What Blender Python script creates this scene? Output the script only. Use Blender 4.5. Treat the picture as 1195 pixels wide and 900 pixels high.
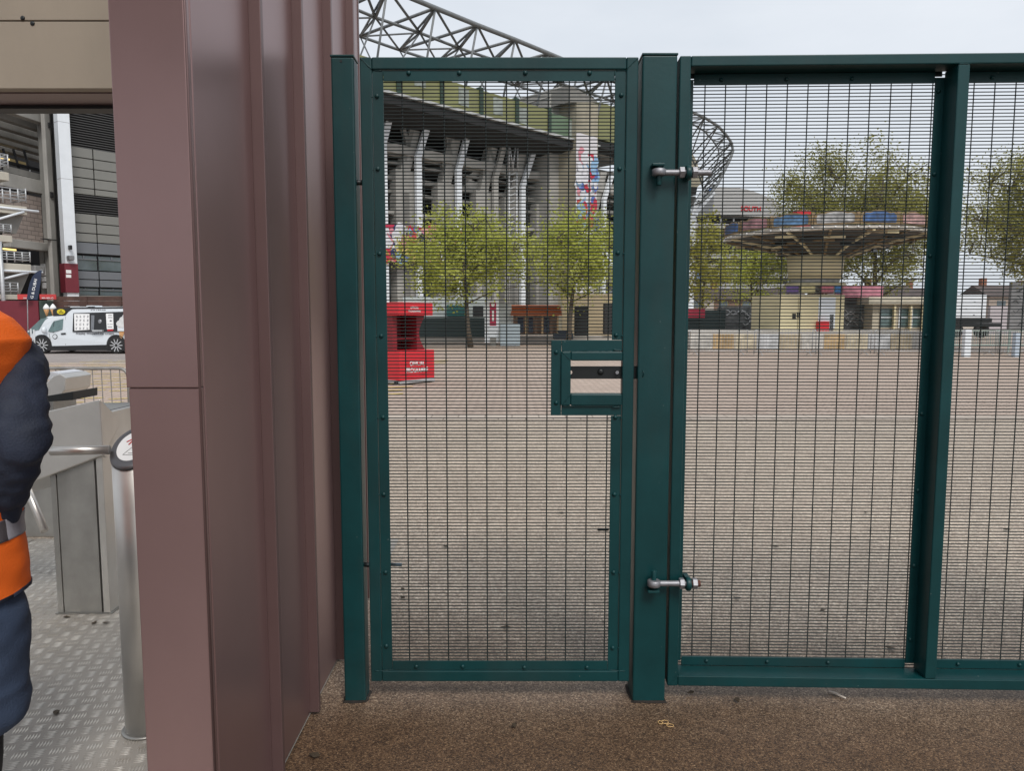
import bpy, bmesh, math, random
from math import sin, cos, pi, radians, atan2, sqrt
from mathutils import Vector as V, Matrix, noise
random.seed(7)
S = bpy.context.scene
C = S.collection
for o in list(bpy.data.objects): bpy.data.objects.remove(o)

# ------------------------------------------------------------------ camera
F = 863.0; PITCH = radians(5.36); H = 1.5
cd = bpy.data.cameras.new("camera"); cam = bpy.data.objects.new("camera", cd); C.objects.link(cam)
cd.sensor_width = 36; cd.lens = 36*F/1195; cd.clip_start = .05; cd.clip_end = 3000
cam.location = (0, 0, H); cam.rotation_euler = (radians(90)-PITCH, 0, 0)
S.camera = cam
# ------------------------------------------------------------------ world: bright overcast sky
w = bpy.data.worlds.new("World"); S.world = w; w.use_nodes = True
nt = w.node_tree; nt.nodes.clear()
sky = nt.nodes.new("ShaderNodeTexSky"); sky.sky_type = 'NISHITA'; sky.sun_disc = False
sky.sun_elevation = radians(50); sky.sun_rotation = radians(160); sky.air_density = 1; sky.dust_density = 5; sky.ozone_density = 1
tc = nt.nodes.new("ShaderNodeTexCoord")
mp = nt.nodes.new("ShaderNodeMapping"); mp.inputs['Scale'].default_value = (1, 1, 3.0)
nz = nt.nodes.new("ShaderNodeTexNoise"); nz.inputs['Scale'].default_value = 1.6; nz.inputs['Detail'].default_value = 6; nz.inputs['Roughness'].default_value = .55
cr = nt.nodes.new("ShaderNodeValToRGB")
cr.color_ramp.elements[0].position = .3; cr.color_ramp.elements[0].color = (5.3, 5.75, 6.3, 1)
cr.color_ramp.elements[1].position = .75; cr.color_ramp.elements[1].color = (6.9, 7.2, 7.6, 1)
mx = nt.nodes.new("ShaderNodeMix"); mx.data_type = 'RGBA'; mx.inputs[0].default_value = .88
bg = nt.nodes.new("ShaderNodeBackground"); bg.inputs[1].default_value = .10
ow = nt.nodes.new("ShaderNodeOutputWorld")
L = nt.links.new
L(tc.outputs['Generated'], mp.inputs[0]); L(mp.outputs[0], nz.inputs[0]); L(nz.outputs[0], cr.inputs[0])
L(sky.outputs[0], mx.inputs[6]); L(cr.outputs[0], mx.inputs[7]); L(mx.outputs[2], bg.inputs[0]); L(bg.outputs[0], ow.inputs[0])
# ------------------------------------------------------------------ sun, veiled by cloud
sd = bpy.data.lights.new("sun", 'SUN'); sd.energy = 1.5; sd.angle = radians(20); sd.color = (1, .97, .92)
so = bpy.data.objects.new("sun", sd); C.objects.link(so)
so.rotation_euler = (radians(40), 0, radians(20)); so.location = (6, -20, 30)
vs = S.view_settings; vs.view_transform = 'Standard'; vs.look = 'None'; vs.exposure = 0.42; vs.gamma = 1; vs.use_curve_mapping = False
S.cycles.max_bounces = 8; S.cycles.transparent_max_bounces = 12

# ------------------------------------------------------------------ helpers
cp, sp = cos(PITCH), sin(PITCH)
def ray(px, py):
    a = (px-597.5)/F; b = (450-py)/F
    return V((a, cp+b*sp, -sp+b*cp))
O = V((0, 0, H))
def W(px, py, Y):
    d = ray(px, py); return O + d*(Y/d.y)
def WX(px, py, X):
    d = ray(px, py); return O + d*(X/d.x)
def G(px, py, z=0.0):
    d = ray(px, py); return O + d*((z-H)/d.z)
class Fr:
    "vertical working plane through two ground points"
    def __init__(s, A, B):
        s.A = V((A[0], A[1], 0)); s.u = (V((B[0], B[1], 0))-s.A).normalized(); s.n = V((s.u.y, -s.u.x, 0))
        if s.n.dot(O-s.A) < 0: s.n = -s.n
    def at(s, px, py, d=0):
        r = ray(px, py); P0 = s.A+s.n*d; t = (P0-O).dot(s.n)/r.dot(s.n); P = O+r*t
        return (P-s.A).dot(s.u), P.z
    def pt(s, a, d, z): return s.A+s.u*a+s.n*d+V((0, 0, z))

class MB:
    def __init__(s): s.v = []; s.f = []; s.sm = []
    def add(s, vs, fs, smooth=False):
        b = len(s.v); s.v += [tuple(p) for p in vs]
        s.f += [tuple(i+b for i in f) for f in fs]; s.sm += [smooth]*len(fs); return s
    def hexa(s, p):
        return s.add(p, [(0,3,2,1),(4,5,6,7),(0,1,5,4),(1,2,6,5),(2,3,7,6),(3,0,4,7)])
    def box(s, x0, x1, y0, y1, z0, z1):
        return s.hexa([(x0,y0,z0),(x1,y0,z0),(x1,y1,z0),(x0,y1,z0),(x0,y0,z1),(x1,y0,z1),(x1,y1,z1),(x0,y1,z1)])
    def fbox(s, fr, a0, a1, d0, d1, z0, z1):
        return s.hexa([fr.pt(a0,d0,z0),fr.pt(a1,d0,z0),fr.pt(a1,d1,z0),fr.pt(a0,d1,z0),fr.pt(a0,d0,z1),fr.pt(a1,d0,z1),fr.pt(a1,d1,z1),fr.pt(a0,d1,z1)])
    def bar(s, p, q, w, h, up=(0,0,1)):
        p = V(p); q = V(q); t = (q-p).normalized(); up = V(up)
        a = t.cross(up)
        if a.length < 1e-4: a = t.cross(V((0,1,0)))
        a.normalize(); b = a.cross(t); a *= w/2; b *= h/2
        return s.hexa([p-a-b, p+a-b, p+a+b, p-a+b, q-a-b, q+a-b, q+a+b, q-a+b])
    def tube(s, p, q, r, n=8, r2=None, caps=True):
        return s.path([p, q], [r, r if r2 is None else r2], n, caps)
    def path(s, pts, r, n=8, caps=True, closed=False):
        pts = [V(p) for p in pts]; k = len(pts)
        if not isinstance(r, (list, tuple)): r = [r]*k
        base = len(s.v); prev = None; t0 = (pts[1]-pts[0]).normalized()
        a = t0.cross(V((0,0,1)))
        if a.length < 1e-3: a = t0.cross(V((0,1,0)))
        a.normalize()
        for i in range(k):
            if closed: t = (pts[(i+1)%k]-pts[i-1]).normalized()
            else: t = (pts[min(i+1,k-1)]-pts[max(i-1,0)]).normalized()
            a = (a-t*a.dot(t)).normalized(); b = t.cross(a)
            for j in range(n):
                an = 2*pi*j/n; s.v.append(tuple(pts[i]+(a*cos(an)+b*sin(an))*r[i]))
        for i in range(k if closed else k-1):
            i2 = (i+1) % k
            for j in range(n):
                s.f.append((base+i*n+j, base+i*n+(j+1)%n, base+i2*n+(j+1)%n, base+i2*n+j)); s.sm.append(n > 5)
        if caps and not closed:
            s.f.append(tuple(base+j for j in range(n-1,-1,-1))); s.sm.append(False)
            s.f.append(tuple(base+(k-1)*n+j for j in range(n))); s.sm.append(False)
        return s
    def prism(s, poly, ext):
        poly = [V(p) for p in poly]; e = V(ext); n = len(poly)
        return s.add(poly+[p+e for p in poly], [tuple(range(n-1,-1,-1)), tuple(range(n,2*n))]+[(i,(i+1)%n,n+(i+1)%n,n+i) for i in range(n)])
    def lathe(s, prof, c, ax=(0,0,1), n=16, smooth=True):
        c = V(c); ax = V(ax).normalized(); a = ax.cross(V((0,0,1)))
        if a.length < 1e-3: a = V((1,0,0))
        a.normalize(); b = ax.cross(a); vs = []; fs = []
        for r, h in prof:
            for j in range(n):
                an = 2*pi*j/n; vs.append(c+ax*h+(a*cos(an)+b*sin(an))*r)
        for i in range(len(prof)-1):
            for j in range(n): fs.append((i*n+j, i*n+(j+1)%n, (i+1)*n+(j+1)%n, (i+1)*n+j))
        s.add(vs, fs, smooth)
        b0 = len(s.v)-len(vs)
        if prof[0][0] > 1e-4: s.f.append(tuple(b0+j for j in range(n-1,-1,-1))); s.sm.append(False)
        if prof[-1][0] > 1e-4: s.f.append(tuple(b0+(len(prof)-1)*n+j for j in range(n))); s.sm.append(False)
        return s
    def dome(s, c, ax, r, h, n=12):
        return s.lathe([(r,0),(r*.96,h*.35),(r*.75,h*.72),(r*.4,h*.94),(0.0001,h)], c, ax, n)
    def blob(s, c, rx, ry, rz, n=10, m=7):
        vs=[];fs=[]
        for i in range(m+1):
            th=pi*i/m
            for j in range(n):
                an=2*pi*j/n; vs.append((c[0]+rx*sin(th)*cos(an),c[1]+ry*sin(th)*sin(an),c[2]-rz*cos(th)))
        for i in range(m):
            for j in range(n): fs.append((i*n+j,i*n+(j+1)%n,(i+1)*n+(j+1)%n,(i+1)*n+j))
        return s.add(vs,fs,True)
    def loft(s, rings, smooth=True, caps=True):
        n = len(rings[0]); vs = [p for r in rings for p in r]; fs = []
        for i in range(len(rings)-1):
            for j in range(n): fs.append((i*n+j, i*n+(j+1)%n, (i+1)*n+(j+1)%n, (i+1)*n+j))
        s.add(vs, fs, smooth)
        if caps:
            b = len(s.v)-len(vs)
            s.f.append(tuple(b+j for j in range(n-1,-1,-1))); s.sm.append(False)
            s.f.append(tuple(b+(len(rings)-1)*n+j for j in range(n))); s.sm.append(False)
        return s
    def build(s, name, mat, parent=None, bevel=0, recalc=True):
        me = bpy.data.meshes.new(name); me.from_pydata(s.v, [], s.f)
        me.polygons.foreach_set('use_smooth', s.sm)
        if recalc:
            bm = bmesh.new(); bm.from_mesh(me); bmesh.ops.recalc_face_normals(bm, faces=bm.faces); bm.to_mesh(me); bm.free()
        me.materials.append(mat); me.update()
        o = bpy.data.objects.new(name, me); C.objects.link(o)
        if parent:
            o.parent = parent; off = V((0,0,0)); p = parent
            while p: off += p.location; p = p.parent
            o.location = -off
        if bevel:
            b = o.modifiers.new('bevel', 'BEVEL'); b.width = bevel; b.segments = 2; b.limit_method = 'ANGLE'; b.angle_limit = radians(50)
        return o

def tag(o, label=None, cat=None, group=None, kind=None):
    if label: o['label'] = label
    if cat: o['category'] = cat
    if group: o['group'] = group
    if kind: o['kind'] = kind
    return o
def thing(name, loc, label, cat, group=None):
    o = bpy.data.objects.new(name, None); C.objects.link(o); o.location = loc; o.empty_display_size = .2
    return tag(o, label, cat, group)
def copy_tree(o, parent=None):
    c = o.copy(); C.objects.link(c)
    if parent: c.parent = parent
    for ch in list(o.children): copy_tree(ch, c)
    return c
def text(name, body, mat, fr_origin, ux, uz, height, width=None, parent=None, depth=.004, align='CENTER'):
    "flat lettering on a plane: origin, unit right, unit up"
    cu = bpy.data.curves.new(name, 'FONT'); cu.body = body; cu.align_x = align; cu.align_y = 'CENTER'; cu.size = 1; cu.extrude = .0; cu.offset = .018
    t = bpy.data.objects.new(name, cu); C.objects.link(t); bpy.context.view_layer.update()
    me = bpy.data.meshes.new_from_object(t.evaluated_get(bpy.context.evaluated_depsgraph_get()))
    bpy.data.objects.remove(t)
    xs = [v.co.x for v in me.vertices]; ys = [v.co.y for v in me.vertices]
    wd = max(xs)-min(xs); ht = max(ys)-min(ys); cx = (max(xs)+min(xs))/2; cy = (max(ys)+min(ys))/2
    sy = height/ht; sx = (width/wd) if width else sy
    ux = V(ux); uz = V(uz); o0 = V(fr_origin)
    off = V((0,0,0)); p = parent
    while p: off += p.location; p = p.parent
    for v in me.vertices: v.co = o0 + ux*((v.co.x-cx)*sx) + uz*((v.co.y-cy)*sy) - off
    me.materials.clear(); me.materials.append(mat)
    o = bpy.data.objects.new(name, me); C.objects.link(o)
    if parent: o.parent = parent
    s_ = o.modifiers.new('solid', 'SOLIDIFY'); s_.thickness = depth
    return o

# ------------------------------------------------------------------ materials
def srgb(r, g, b):
    f = lambda c: (c/255/12.92) if c/255 <= .04045 else ((c/255+.055)/1.055)**2.4
    return (f(r), f(g), f(b), 1)
MT = {}
def mat(name, col, rough=.6, metal=0, var=.15, vscale=3, bump=0, bscale=60, spec=.5, dirt=0, trans=0):
    if name in MT: return MT[name]
    m = bpy.data.materials.new(name); m.use_nodes = True; n = m.node_tree; b = n.nodes['Principled BSDF']
    b.inputs['Roughness'].default_value = rough; b.inputs['Metallic'].default_value = metal; b.inputs['Specular IOR Level'].default_value = spec
    tc = n.nodes.new('ShaderNodeTexCoord'); nz = n.nodes.new('ShaderNodeTexNoise')
    nz.inputs['Scale'].default_value = vscale; nz.inputs['Detail'].default_value = 7; nz.inputs['Roughness'].default_value = .6
    n.links.new(tc.outputs['Object'], nz.inputs['Vector'])
    r = n.nodes.new('ShaderNodeValToRGB'); c = col
    r.color_ramp.elements[0].position = .3; r.color_ramp.elements[1].position = .7
    r.color_ramp.elements[0].color = (c[0]*(1-var), c[1]*(1-var), c[2]*(1-var), 1)
    r.color_ramp.elements[1].color = (min(1,c[0]*(1+var)), min(1,c[1]*(1+var)), min(1,c[2]*(1+var)), 1)
    n.links.new(nz.outputs[0], r.inputs[0]); out = r.outputs[0]
    if name == 'green_paint':
        v_ = n.nodes.new('ShaderNodeTexNoise'); v_.inputs['Scale'].default_value = 55; v_.inputs['Detail'].default_value = 2; n.links.new(tc.outputs['Object'], v_.inputs[0])
        q_ = n.nodes.new('ShaderNodeMapRange'); q_.inputs[1].default_value = .775; q_.inputs[2].default_value = .80; n.links.new(v_.outputs[0], q_.inputs[0])
        x_ = n.nodes.new('ShaderNodeMix'); x_.data_type = 'RGBA'; x_.inputs[7].default_value = (.22,.25,.24,1)
        n.links.new(q_.outputs[0], x_.inputs[0]); n.links.new(out, x_.inputs[6]); out = x_.outputs[2]
    if dirt:
        z2 = n.nodes.new('ShaderNodeTexNoise'); z2.inputs['Scale'].default_value = vscale*.35; z2.inputs['Detail'].default_value = 9; z2.inputs['Roughness'].default_value = .7
        mp = n.nodes.new('ShaderNodeMapping'); mp.inputs['Scale'].default_value = (1,1,.25)
        n.links.new(tc.outputs['Object'], mp.inputs[0]); n.links.new(mp.outputs[0], z2.inputs[0])
        r2 = n.nodes.new('ShaderNodeValToRGB'); r2.color_ramp.elements[0].position = .48; r2.color_ramp.elements[1].position = .72
        r2.color_ramp.elements[0].color = (0,0,0,1); r2.color_ramp.elements[1].color = (dirt,dirt,dirt,1)
        n.links.new(z2.outputs[0], r2.inputs[0])
        mx = n.nodes.new('ShaderNodeMix'); mx.data_type = 'RGBA'; mx.inputs[7].default_value = (.05,.045,.04,1)
        n.links.new(r2.outputs[0], mx.inputs[0]); n.links.new(out, mx.inputs[6]); out = mx.outputs[2]
    n.links.new(out, b.inputs['Base Color'])
    # roughness variation
    mr = n.nodes.new('ShaderNodeMapRange'); mr.inputs[3].default_value = max(0,rough-.08); mr.inputs[4].default_value = min(1,rough+.1)
    n.links.new(nz.outputs[0], mr.inputs[0]); n.links.new(mr.outputs[0], b.inputs['Roughness'])
    if bump:
        z3 = n.nodes.new('ShaderNodeTexNoise'); z3.inputs['Scale'].default_value = bscale; z3.inputs['Detail'].default_value = 4
        n.links.new(tc.outputs['Object'], z3.inputs[0]); bp = n.nodes.new('ShaderNodeBump'); bp.inputs['Strength'].default_value = bump; bp.inputs['Distance'].default_value = .01
        n.links.new(z3.outputs[0], bp.inputs['Height']); n.links.new(bp.outputs[0], b.inputs['Normal'])
    if trans:
        tr = n.nodes.new('ShaderNodeBsdfTranslucent'); ms = n.nodes.new('ShaderNodeMixShader'); ms.inputs[0].default_value = trans
        n.links.new(out, tr.inputs[0]); n.links.new(b.outputs[0], ms.inputs[1]); n.links.new(tr.outputs[0], ms.inputs[2])
        n.links.new(ms.outputs[0], n.nodes['Material Output'].inputs[0])
    MT[name] = m; return m

def brick_mat(name, c1, c2, mortar, scale, bw, bh, msize=.02, rot=0, rough=.8, axis='XY', var=.12):
    m = bpy.data.materials.new(name); m.use_nodes = True; n = m.node_tree; b = n.nodes['Principled BSDF']; b.inputs['Roughness'].default_value = rough
    tc = n.nodes.new('ShaderNodeTexCoord'); mp = n.nodes.new('ShaderNodeMapping')
    mp.inputs['Rotation'].default_value = (radians(90) if axis == 'XZ' else 0, 0, radians(rot))
    br = n.nodes.new('ShaderNodeTexBrick'); br.inputs['Color1'].default_value = c1; br.inputs['Color2'].default_value = c2; br.inputs['Mortar'].default_value = mortar
    br.inputs['Scale'].default_value = scale; br.inputs['Brick Width'].default_value = bw; br.inputs['Row Height'].default_value = bh; br.inputs['Mortar Size'].default_value = msize
    nz = n.nodes.new('ShaderNodeTexNoise'); nz.inputs['Scale'].default_value = .7; nz.inputs['Detail'].default_value = 8; nz.inputs['Roughness'].default_value = .65
    n.links.new(tc.outputs['Object'], mp.inputs[0]); n.links.new(mp.outputs[0], br.inputs[0]); n.links.new(tc.outputs['Object'], nz.inputs[0])
    mr = n.nodes.new('ShaderNodeMapRange'); mr.inputs[1].default_value = .3; mr.inputs[2].default_value = .7; mr.inputs[3].default_value = 1-var; mr.inputs[4].default_value = 1+var
    n.links.new(nz.outputs[0], mr.inputs[0])
    mx = n.nodes.new('ShaderNodeVectorMath'); mx.operation = 'SCALE'
    n.links.new(br.outputs[0], mx.inputs[0]); n.links.new(mr.outputs[0], mx.inputs['Scale']); n.links.new(mx.outputs[0], b.inputs['Base Color'])
    bp = n.nodes.new('ShaderNodeBump'); bp.inputs['Strength'].default_value = .4; bp.inputs['Distance'].default_value = .01; bp.invert = True
    n.links.new(br.outputs[1], bp.inputs['Height']); n.links.new(bp.outputs[0], b.inputs['Normal'])
    return m

def aggregate_mat(name, tones, scale, near_dark=(0,0), rough=.6):
    "resin bound pebbles: a colour per stone, stains, darker brown near side"
    m = bpy.data.materials.new(name); m.use_nodes = True; n = m.node_tree; b = n.nodes['Principled BSDF']
    tc = n.nodes.new('ShaderNodeTexCoord'); vo = n.nodes.new('ShaderNodeTexVoronoi'); vo.inputs['Scale'].default_value = scale
    n.links.new(tc.outputs['Object'], vo.inputs['Vector'])
    sp_ = n.nodes.new('ShaderNodeSeparateColor'); n.links.new(vo.outputs['Color'], sp_.inputs[0])
    r = n.nodes.new('ShaderNodeValToRGB'); r.color_ramp.interpolation = 'LINEAR'
    while len(r.color_ramp.elements) < len(tones): r.color_ramp.elements.new(.5)
    for e, (p, c) in zip(r.color_ramp.elements, tones): e.position = p; e.color = c
    n.links.new(sp_.outputs[0], r.inputs[0])
    nz = n.nodes.new('ShaderNodeTexNoise'); nz.inputs['Scale'].default_value = .9; nz.inputs['Detail'].default_value = 10; nz.inputs['Roughness'].default_value = .68
    n.links.new(tc.outputs['Object'], nz.inputs[0])
    mr = n.nodes.new('ShaderNodeMapRange'); mr.inputs[1].default_value = .32; mr.inputs[2].default_value = .68; mr.inputs[3].default_value = .87; mr.inputs[4].default_value = 1.12
    n.links.new(nz.outputs[0], mr.inputs[0])
    z2 = n.nodes.new('ShaderNodeTexNoise'); z2.inputs['Scale'].default_value = 14; z2.inputs['Detail'].default_value = 5
    n.links.new(tc.outputs['Object'], z2.inputs[0])
    m2 = n.nodes.new('ShaderNodeMapRange'); m2.inputs[1].default_value = .3; m2.inputs[2].default_value = .7; m2.inputs[3].default_value = .86; m2.inputs[4].default_value = 1.12
    n.links.new(z2.outputs[0], m2.inputs[0])
    mu = n.nodes.new('ShaderNodeMath'); mu.operation = 'MULTIPLY'; n.links.new(mr.outputs[0], mu.inputs[0]); n.links.new(m2.outputs[0], mu.inputs[1])
    d = n.nodes.new('ShaderNodeMapRange'); d.inputs[1].default_value = .25; d.inputs[2].default_value = .75; d.inputs[3].default_value = 1.15; d.inputs[4].default_value = .72
    n.links.new(vo.outputs['Distance'], d.inputs[0])
    mu2 = n.nodes.new('ShaderNodeMath'); mu2.operation = 'MULTIPLY'; n.links.new(mu.outputs[0], mu2.inputs[0]); n.links.new(d.outputs[0], mu2.inputs[1])
    sc = n.nodes.new('ShaderNodeVectorMath'); sc.operation = 'SCALE'; n.links.new(r.outputs[0], sc.inputs[0]); n.links.new(mu2.outputs[0], sc.inputs['Scale'])
    out = sc.outputs[0]
    if near_dark[1]:
        # browner, darker gravel on the near side of a ragged line
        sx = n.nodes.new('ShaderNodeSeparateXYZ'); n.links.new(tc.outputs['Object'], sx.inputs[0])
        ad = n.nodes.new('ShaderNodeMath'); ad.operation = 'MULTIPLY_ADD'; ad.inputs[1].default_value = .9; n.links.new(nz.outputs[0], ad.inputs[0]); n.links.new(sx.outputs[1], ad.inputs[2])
        dr = n.nodes.new('ShaderNodeMapRange'); dr.interpolation_type = 'SMOOTHSTEP'; dr.inputs[1].default_value = near_dark[0]; dr.inputs[2].default_value = near_dark[1]; n.links.new(ad.outputs[0], dr.inputs[0])
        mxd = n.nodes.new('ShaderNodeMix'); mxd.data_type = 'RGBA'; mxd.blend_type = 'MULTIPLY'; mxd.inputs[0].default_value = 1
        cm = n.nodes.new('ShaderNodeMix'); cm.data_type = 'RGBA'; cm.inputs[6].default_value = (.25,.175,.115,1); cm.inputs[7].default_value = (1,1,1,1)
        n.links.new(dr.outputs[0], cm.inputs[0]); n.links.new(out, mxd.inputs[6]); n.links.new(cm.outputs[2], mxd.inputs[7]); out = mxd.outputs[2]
    n.links.new(out, b.inputs['Base Color'])
    b.inputs['Roughness'].default_value = rough
    bp = n.nodes.new('ShaderNodeBump'); bp.inputs['Strength'].default_value = .5; bp.inputs['Distance'].default_value = .003; bp.invert = True
    n.links.new(vo.outputs['Distance'], bp.inputs['Height']); n.links.new(bp.outputs[0], b.inputs['Normal'])
    return m

M_green = mat('green_paint', (.002,.040,.043,1), .40, 0, .2, 4, .035, 70, .36, .3)
M_wire = mat('green_wire', (.002,.010,.010,1), .6, 0, .1, 5)
M_brown = mat('brown_anodised_metal', (.28,.178,.172,1), .32, .62, .08, 1.0, dirt=.12)
M_browndark = mat('brown_metal_edge', (.15,.093,.09,1), .42, .4, .06, 2)
M_beige = mat('beige_render_board', (.33,.275,.215,1), .75, 0, .05, 3, .05, 40, dirt=.12)
M_black = mat('black_rubber', (.012,.012,.013,1), .6)
M_blackmetal = mat('black_metal', (.012,.014,.015,1), .4, .2)
M_zinc = mat('zinc_plated_steel', (.30,.30,.32,1), .5, .7, .25, 40, .1, 200)
M_rust = mat('rusty_thread', (.12,.045,.03,1), .8, .2, .4, 120, .3, 400)
M_steel = mat('brushed_stainless', (.60,.58,.55,1), .36, .8, .10, 2.5, .04, 30, dirt=.18)
M_steeldark = mat('worn_stainless', (.34,.33,.31,1), .42, .75, .2, 4, .05, 30, dirt=.3)
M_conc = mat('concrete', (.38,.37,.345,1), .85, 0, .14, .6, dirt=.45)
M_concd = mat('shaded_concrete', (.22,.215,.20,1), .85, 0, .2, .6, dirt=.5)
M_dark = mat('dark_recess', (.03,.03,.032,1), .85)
M_white = mat('white_paint', (.72,.76,.80,1), .5, 0, .04, 2)
M_whiteprint = mat('white_print', (.8,.8,.8,1), .6, 0, .02, 2)
M_galv = mat('galvanised_steel', (.48,.49,.50,1), .5, .5, .12, 8)
M_red = mat('red_board', (.56,.022,.03,1), .45, 0, .05, 2)
M_maroon = mat('maroon_paint', (.16,.018,.03,1), .5, 0, .08, 2)
# ================================================================== GROUND
near_dark = aggregate_mat('resin_bound_gravel', [(0,(.16,.122,.096,1)),(.3,(.325,.252,.19,1)),(.55,(.455,.365,.285,1)),(.8,(.585,.483,.385,1)),(.93,(.72,.61,.49,1)),(1,(.95,.86,.72,1))], 190, (2.8, 4.4))
def sheet(name, x0,x1,y0,y1,z,m,n=1):
    mb = MB(); mb.add([(x0,y0,z),(x1,y0,z),(x1,y1,z),(x0,y1,z)], [(0,1,2,3)])
    o = mb.build(name, m, recalc=False); return tag(o, kind='structure')
sheet('ground', -900, 900, -60, 1600, 0, near_dark)
pave_m = brick_mat('block_paving', (.47,.37,.305,1), (.41,.315,.255,1), (.17,.13,.105,1), 1, .20, .10, .007, 45, var=.10)
sheet('paving', -160, 160, 11.1, 56, .004, pave_m)
strip_m = brick_mat('paving_band', (.47,.40,.34,1), (.43,.36,.30,1), (.2,.16,.13,1), 1, .4, .4, .008, 0)
sheet('paving_band', -160, 160, 10.6, 11.1, .008, strip_m)
road_m = brick_mat('grey_road_paving', (.33,.29,.27,1), (.30,.265,.25,1), (.2,.17,.16,1), 1, .3, .15, .008, 0)
sheet('road', -60, -9, 24, 33.5, .008, road_m)
yl = mat('yellow_line_paint', (.66,.50,.16,1), .7, 0, .3, 6)
wl = mat('white_line_paint', (.62,.58,.52,1), .7, 0, .2, 6)
mb = MB()
for i in range(22):
    y = 9.6+i*.72; 
    for k in range(16):
        x = -14+k*.75+random.uniform(-.1,.1)
        if random.random() < .8: mb.add([(x,y,.012),(x+.55,y+.25,.012),(x+.55,y+.37,.012),(x,y+.12,.012)], [(0,1,2,3)])
tag(mb.build('road_marking', yl, recalc=False), kind='structure')
mb = MB()
for y in (21.0, 23.4): mb.add([(-40,y,.0125),(-8,y,.0125),(-8,y+.16,.0125),(-40,y+.16,.0125)], [(0,1,2,3)])
tag(mb.build('road_edge_line', wl, recalc=False), kind='structure')

# chequer plate: five-bar tread pressed in alternating groups
M_tread = mat('aluminium_tread_plate', (.35,.32,.285,1), .6, .15, .12, 2.2, .05, 25, dirt=.35)
mb = MB(); px0, px1, py0, py1 = -5.2, -.76, -1.2, 4.86
for gx0, gx1 in ((px0,-3.21),(-3.2,-.76)):
    for gy0, gy1 in ((py0,1.9),(1.906,4.2),(4.206,py1)):
        mb.add([(gx0,gy0,.006),(gx1,gy0,.006),(gx1,gy1,.006),(gx0,gy1,.006)], [(0,1,2,3)])
mbt = MB(); cell = .058; rc, rs = cos(radians(14)), sin(radians(14))
for i in range(-60, 60):
    for j in range(-60, 70):
        cx = -2.2+i*cell*rc-j*cell*rs; cy = 2.8+i*cell*rs+j*cell*rc
        if not (-3.3 < cx < -.95 and .9 < cy < 4.80): continue
        o = (i+j) % 2
        ax = V((rc, rs, 0)) if o else V((-rs, rc, 0)); bx = V((-ax.y, ax.x, 0))
        for k in range(5):
            c = V((cx, cy, .0062))+bx*((k-2)*.0102)
            l, wd, h = .021, .0036, .0030
            mbt.add([c-ax*l, c-bx*wd, c+ax*l, c+bx*wd, c-ax*l*.55+V((0,0,h)), c+ax*l*.55+V((0,0,h))], [(0,1,5,4),(1,2,5),(2,3,4,5),(3,0,4)], True)
tag(mb.build('floor', M_tread, recalc=True), kind='structure')
tag(mbt.build('tread_pattern', mat('polished_tread',(.70,.66,.60,1),.33,.7,.15,6,dirt=.2)), kind='structure')

# ================================================================== CLAD COLUMN
CX = -.76; CY = 1.79; CYe = 3.80
col = thing('clad_column', (-.85, 2.7, 0), 'tall brown metal clad column with raised standing seams beside the narrow green gate', 'column')
TOP = 3.9
mb = MB(); mb.box(-.934, CX-.002, CY+.003, CY+.028, .012, 1.326); mb.build('front_panel', M_brown, col, .003)
mb = MB(); mb.box(-.9375, CX-.001, CY-.001, CY+.028, 1.3265, TOP); mb.build('front_panel', M_brown, col, .003)
mb = MB()
ys = [CY+.030, 2.235, 2.67, 3.10, 3.53, CYe]
for i in range(5):
    m2 = MB(); m2.box(CX-.06, CX, ys[i]+(.0 if i == 0 else .012), ys[i+1]-.012, .012, TOP); m2.build('side_panel', M_brown, col, .003)
for i in range(1, 5):
    m2 = MB(); m2.box(CX-.03, CX+.034, ys[i]-.0115, ys[i]+.0115, .012, TOP); m2.build('standing_seam', M_browndark, col, .002)
m2 = MB(); m2.box(CX-.06, CX+.004, CYe-.011, CYe+.01, .012, TOP); m2.build('corner_trim', M_browndark, col, .002)
m2 = MB(); m2.box(-.93, CX-.062, CY+.03, CYe, .012, TOP); m2.build('core', M_browndark, col)
m2 = MB(); m2.tube((CX+.0005, CY+.0015, .02), (CX+.0005, CY+.0015, TOP), .0035, 8); m2.build('corner_bead', M_browndark, col)
m2 = MB(); m2.box(-.925, CX-.01, CY+.02, CYe-.01, 0, .012); m2.build('base_gasket', M_black, col)

# ================================================================== GATEWAY BEAM AND ADDED SHADE ROOF
zb = W(60, 103, 2.95).z; zs = W(60, 24, 2.95).z
beam = thing('gateway_beam', (-3, 2.95, zb), 'beige boarded beam spanning over the turnstiles, running into the brown column', 'beam')
m2 = MB(); m2.box(-6.5, -.936, 2.95, 3.0, zb, zs-.002); m2.build('fascia_board', M_beige, beam, .002)
m2 = MB(); m2.box(-6.5, -.936, 2.948, 3.0, zs+.002, 3.2); m2.build('fascia_board', M_beige, beam, .002)
m2 = MB(); m2.box(-6.5, -.936, 3.002, 3.16, zb-.004, zb+.04); m2.build('soffit', M_browndark, beam)
m2 = MB(); m2.box(-6.5, -.936, 3.162, 3.24, zb-.018, zb+.1); m2.build('track', M_black, beam)
for bx, by in ((27,21),(38,27)):
    p = W(bx, by, 2.95); m2 = MB(); m2.dome((p.x, 2.9475 if by < 24 else 2.9495, p.z), (0,-1,0), .009, .004); m2.build('bolt', M_blackmetal, beam)
can = thing('added_shade_roof', (0, -.5, 3.92), 'unseen flat roof added behind the camera to block sky light', 'canopy')
m2 = MB(); m2.box(-6.5, -.95, -5, -.5, 4.2, 4.4); m2.build('shade_slab', M_beige, can)  # unseen roof behind the camera, added to darken the entrance ground
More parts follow.
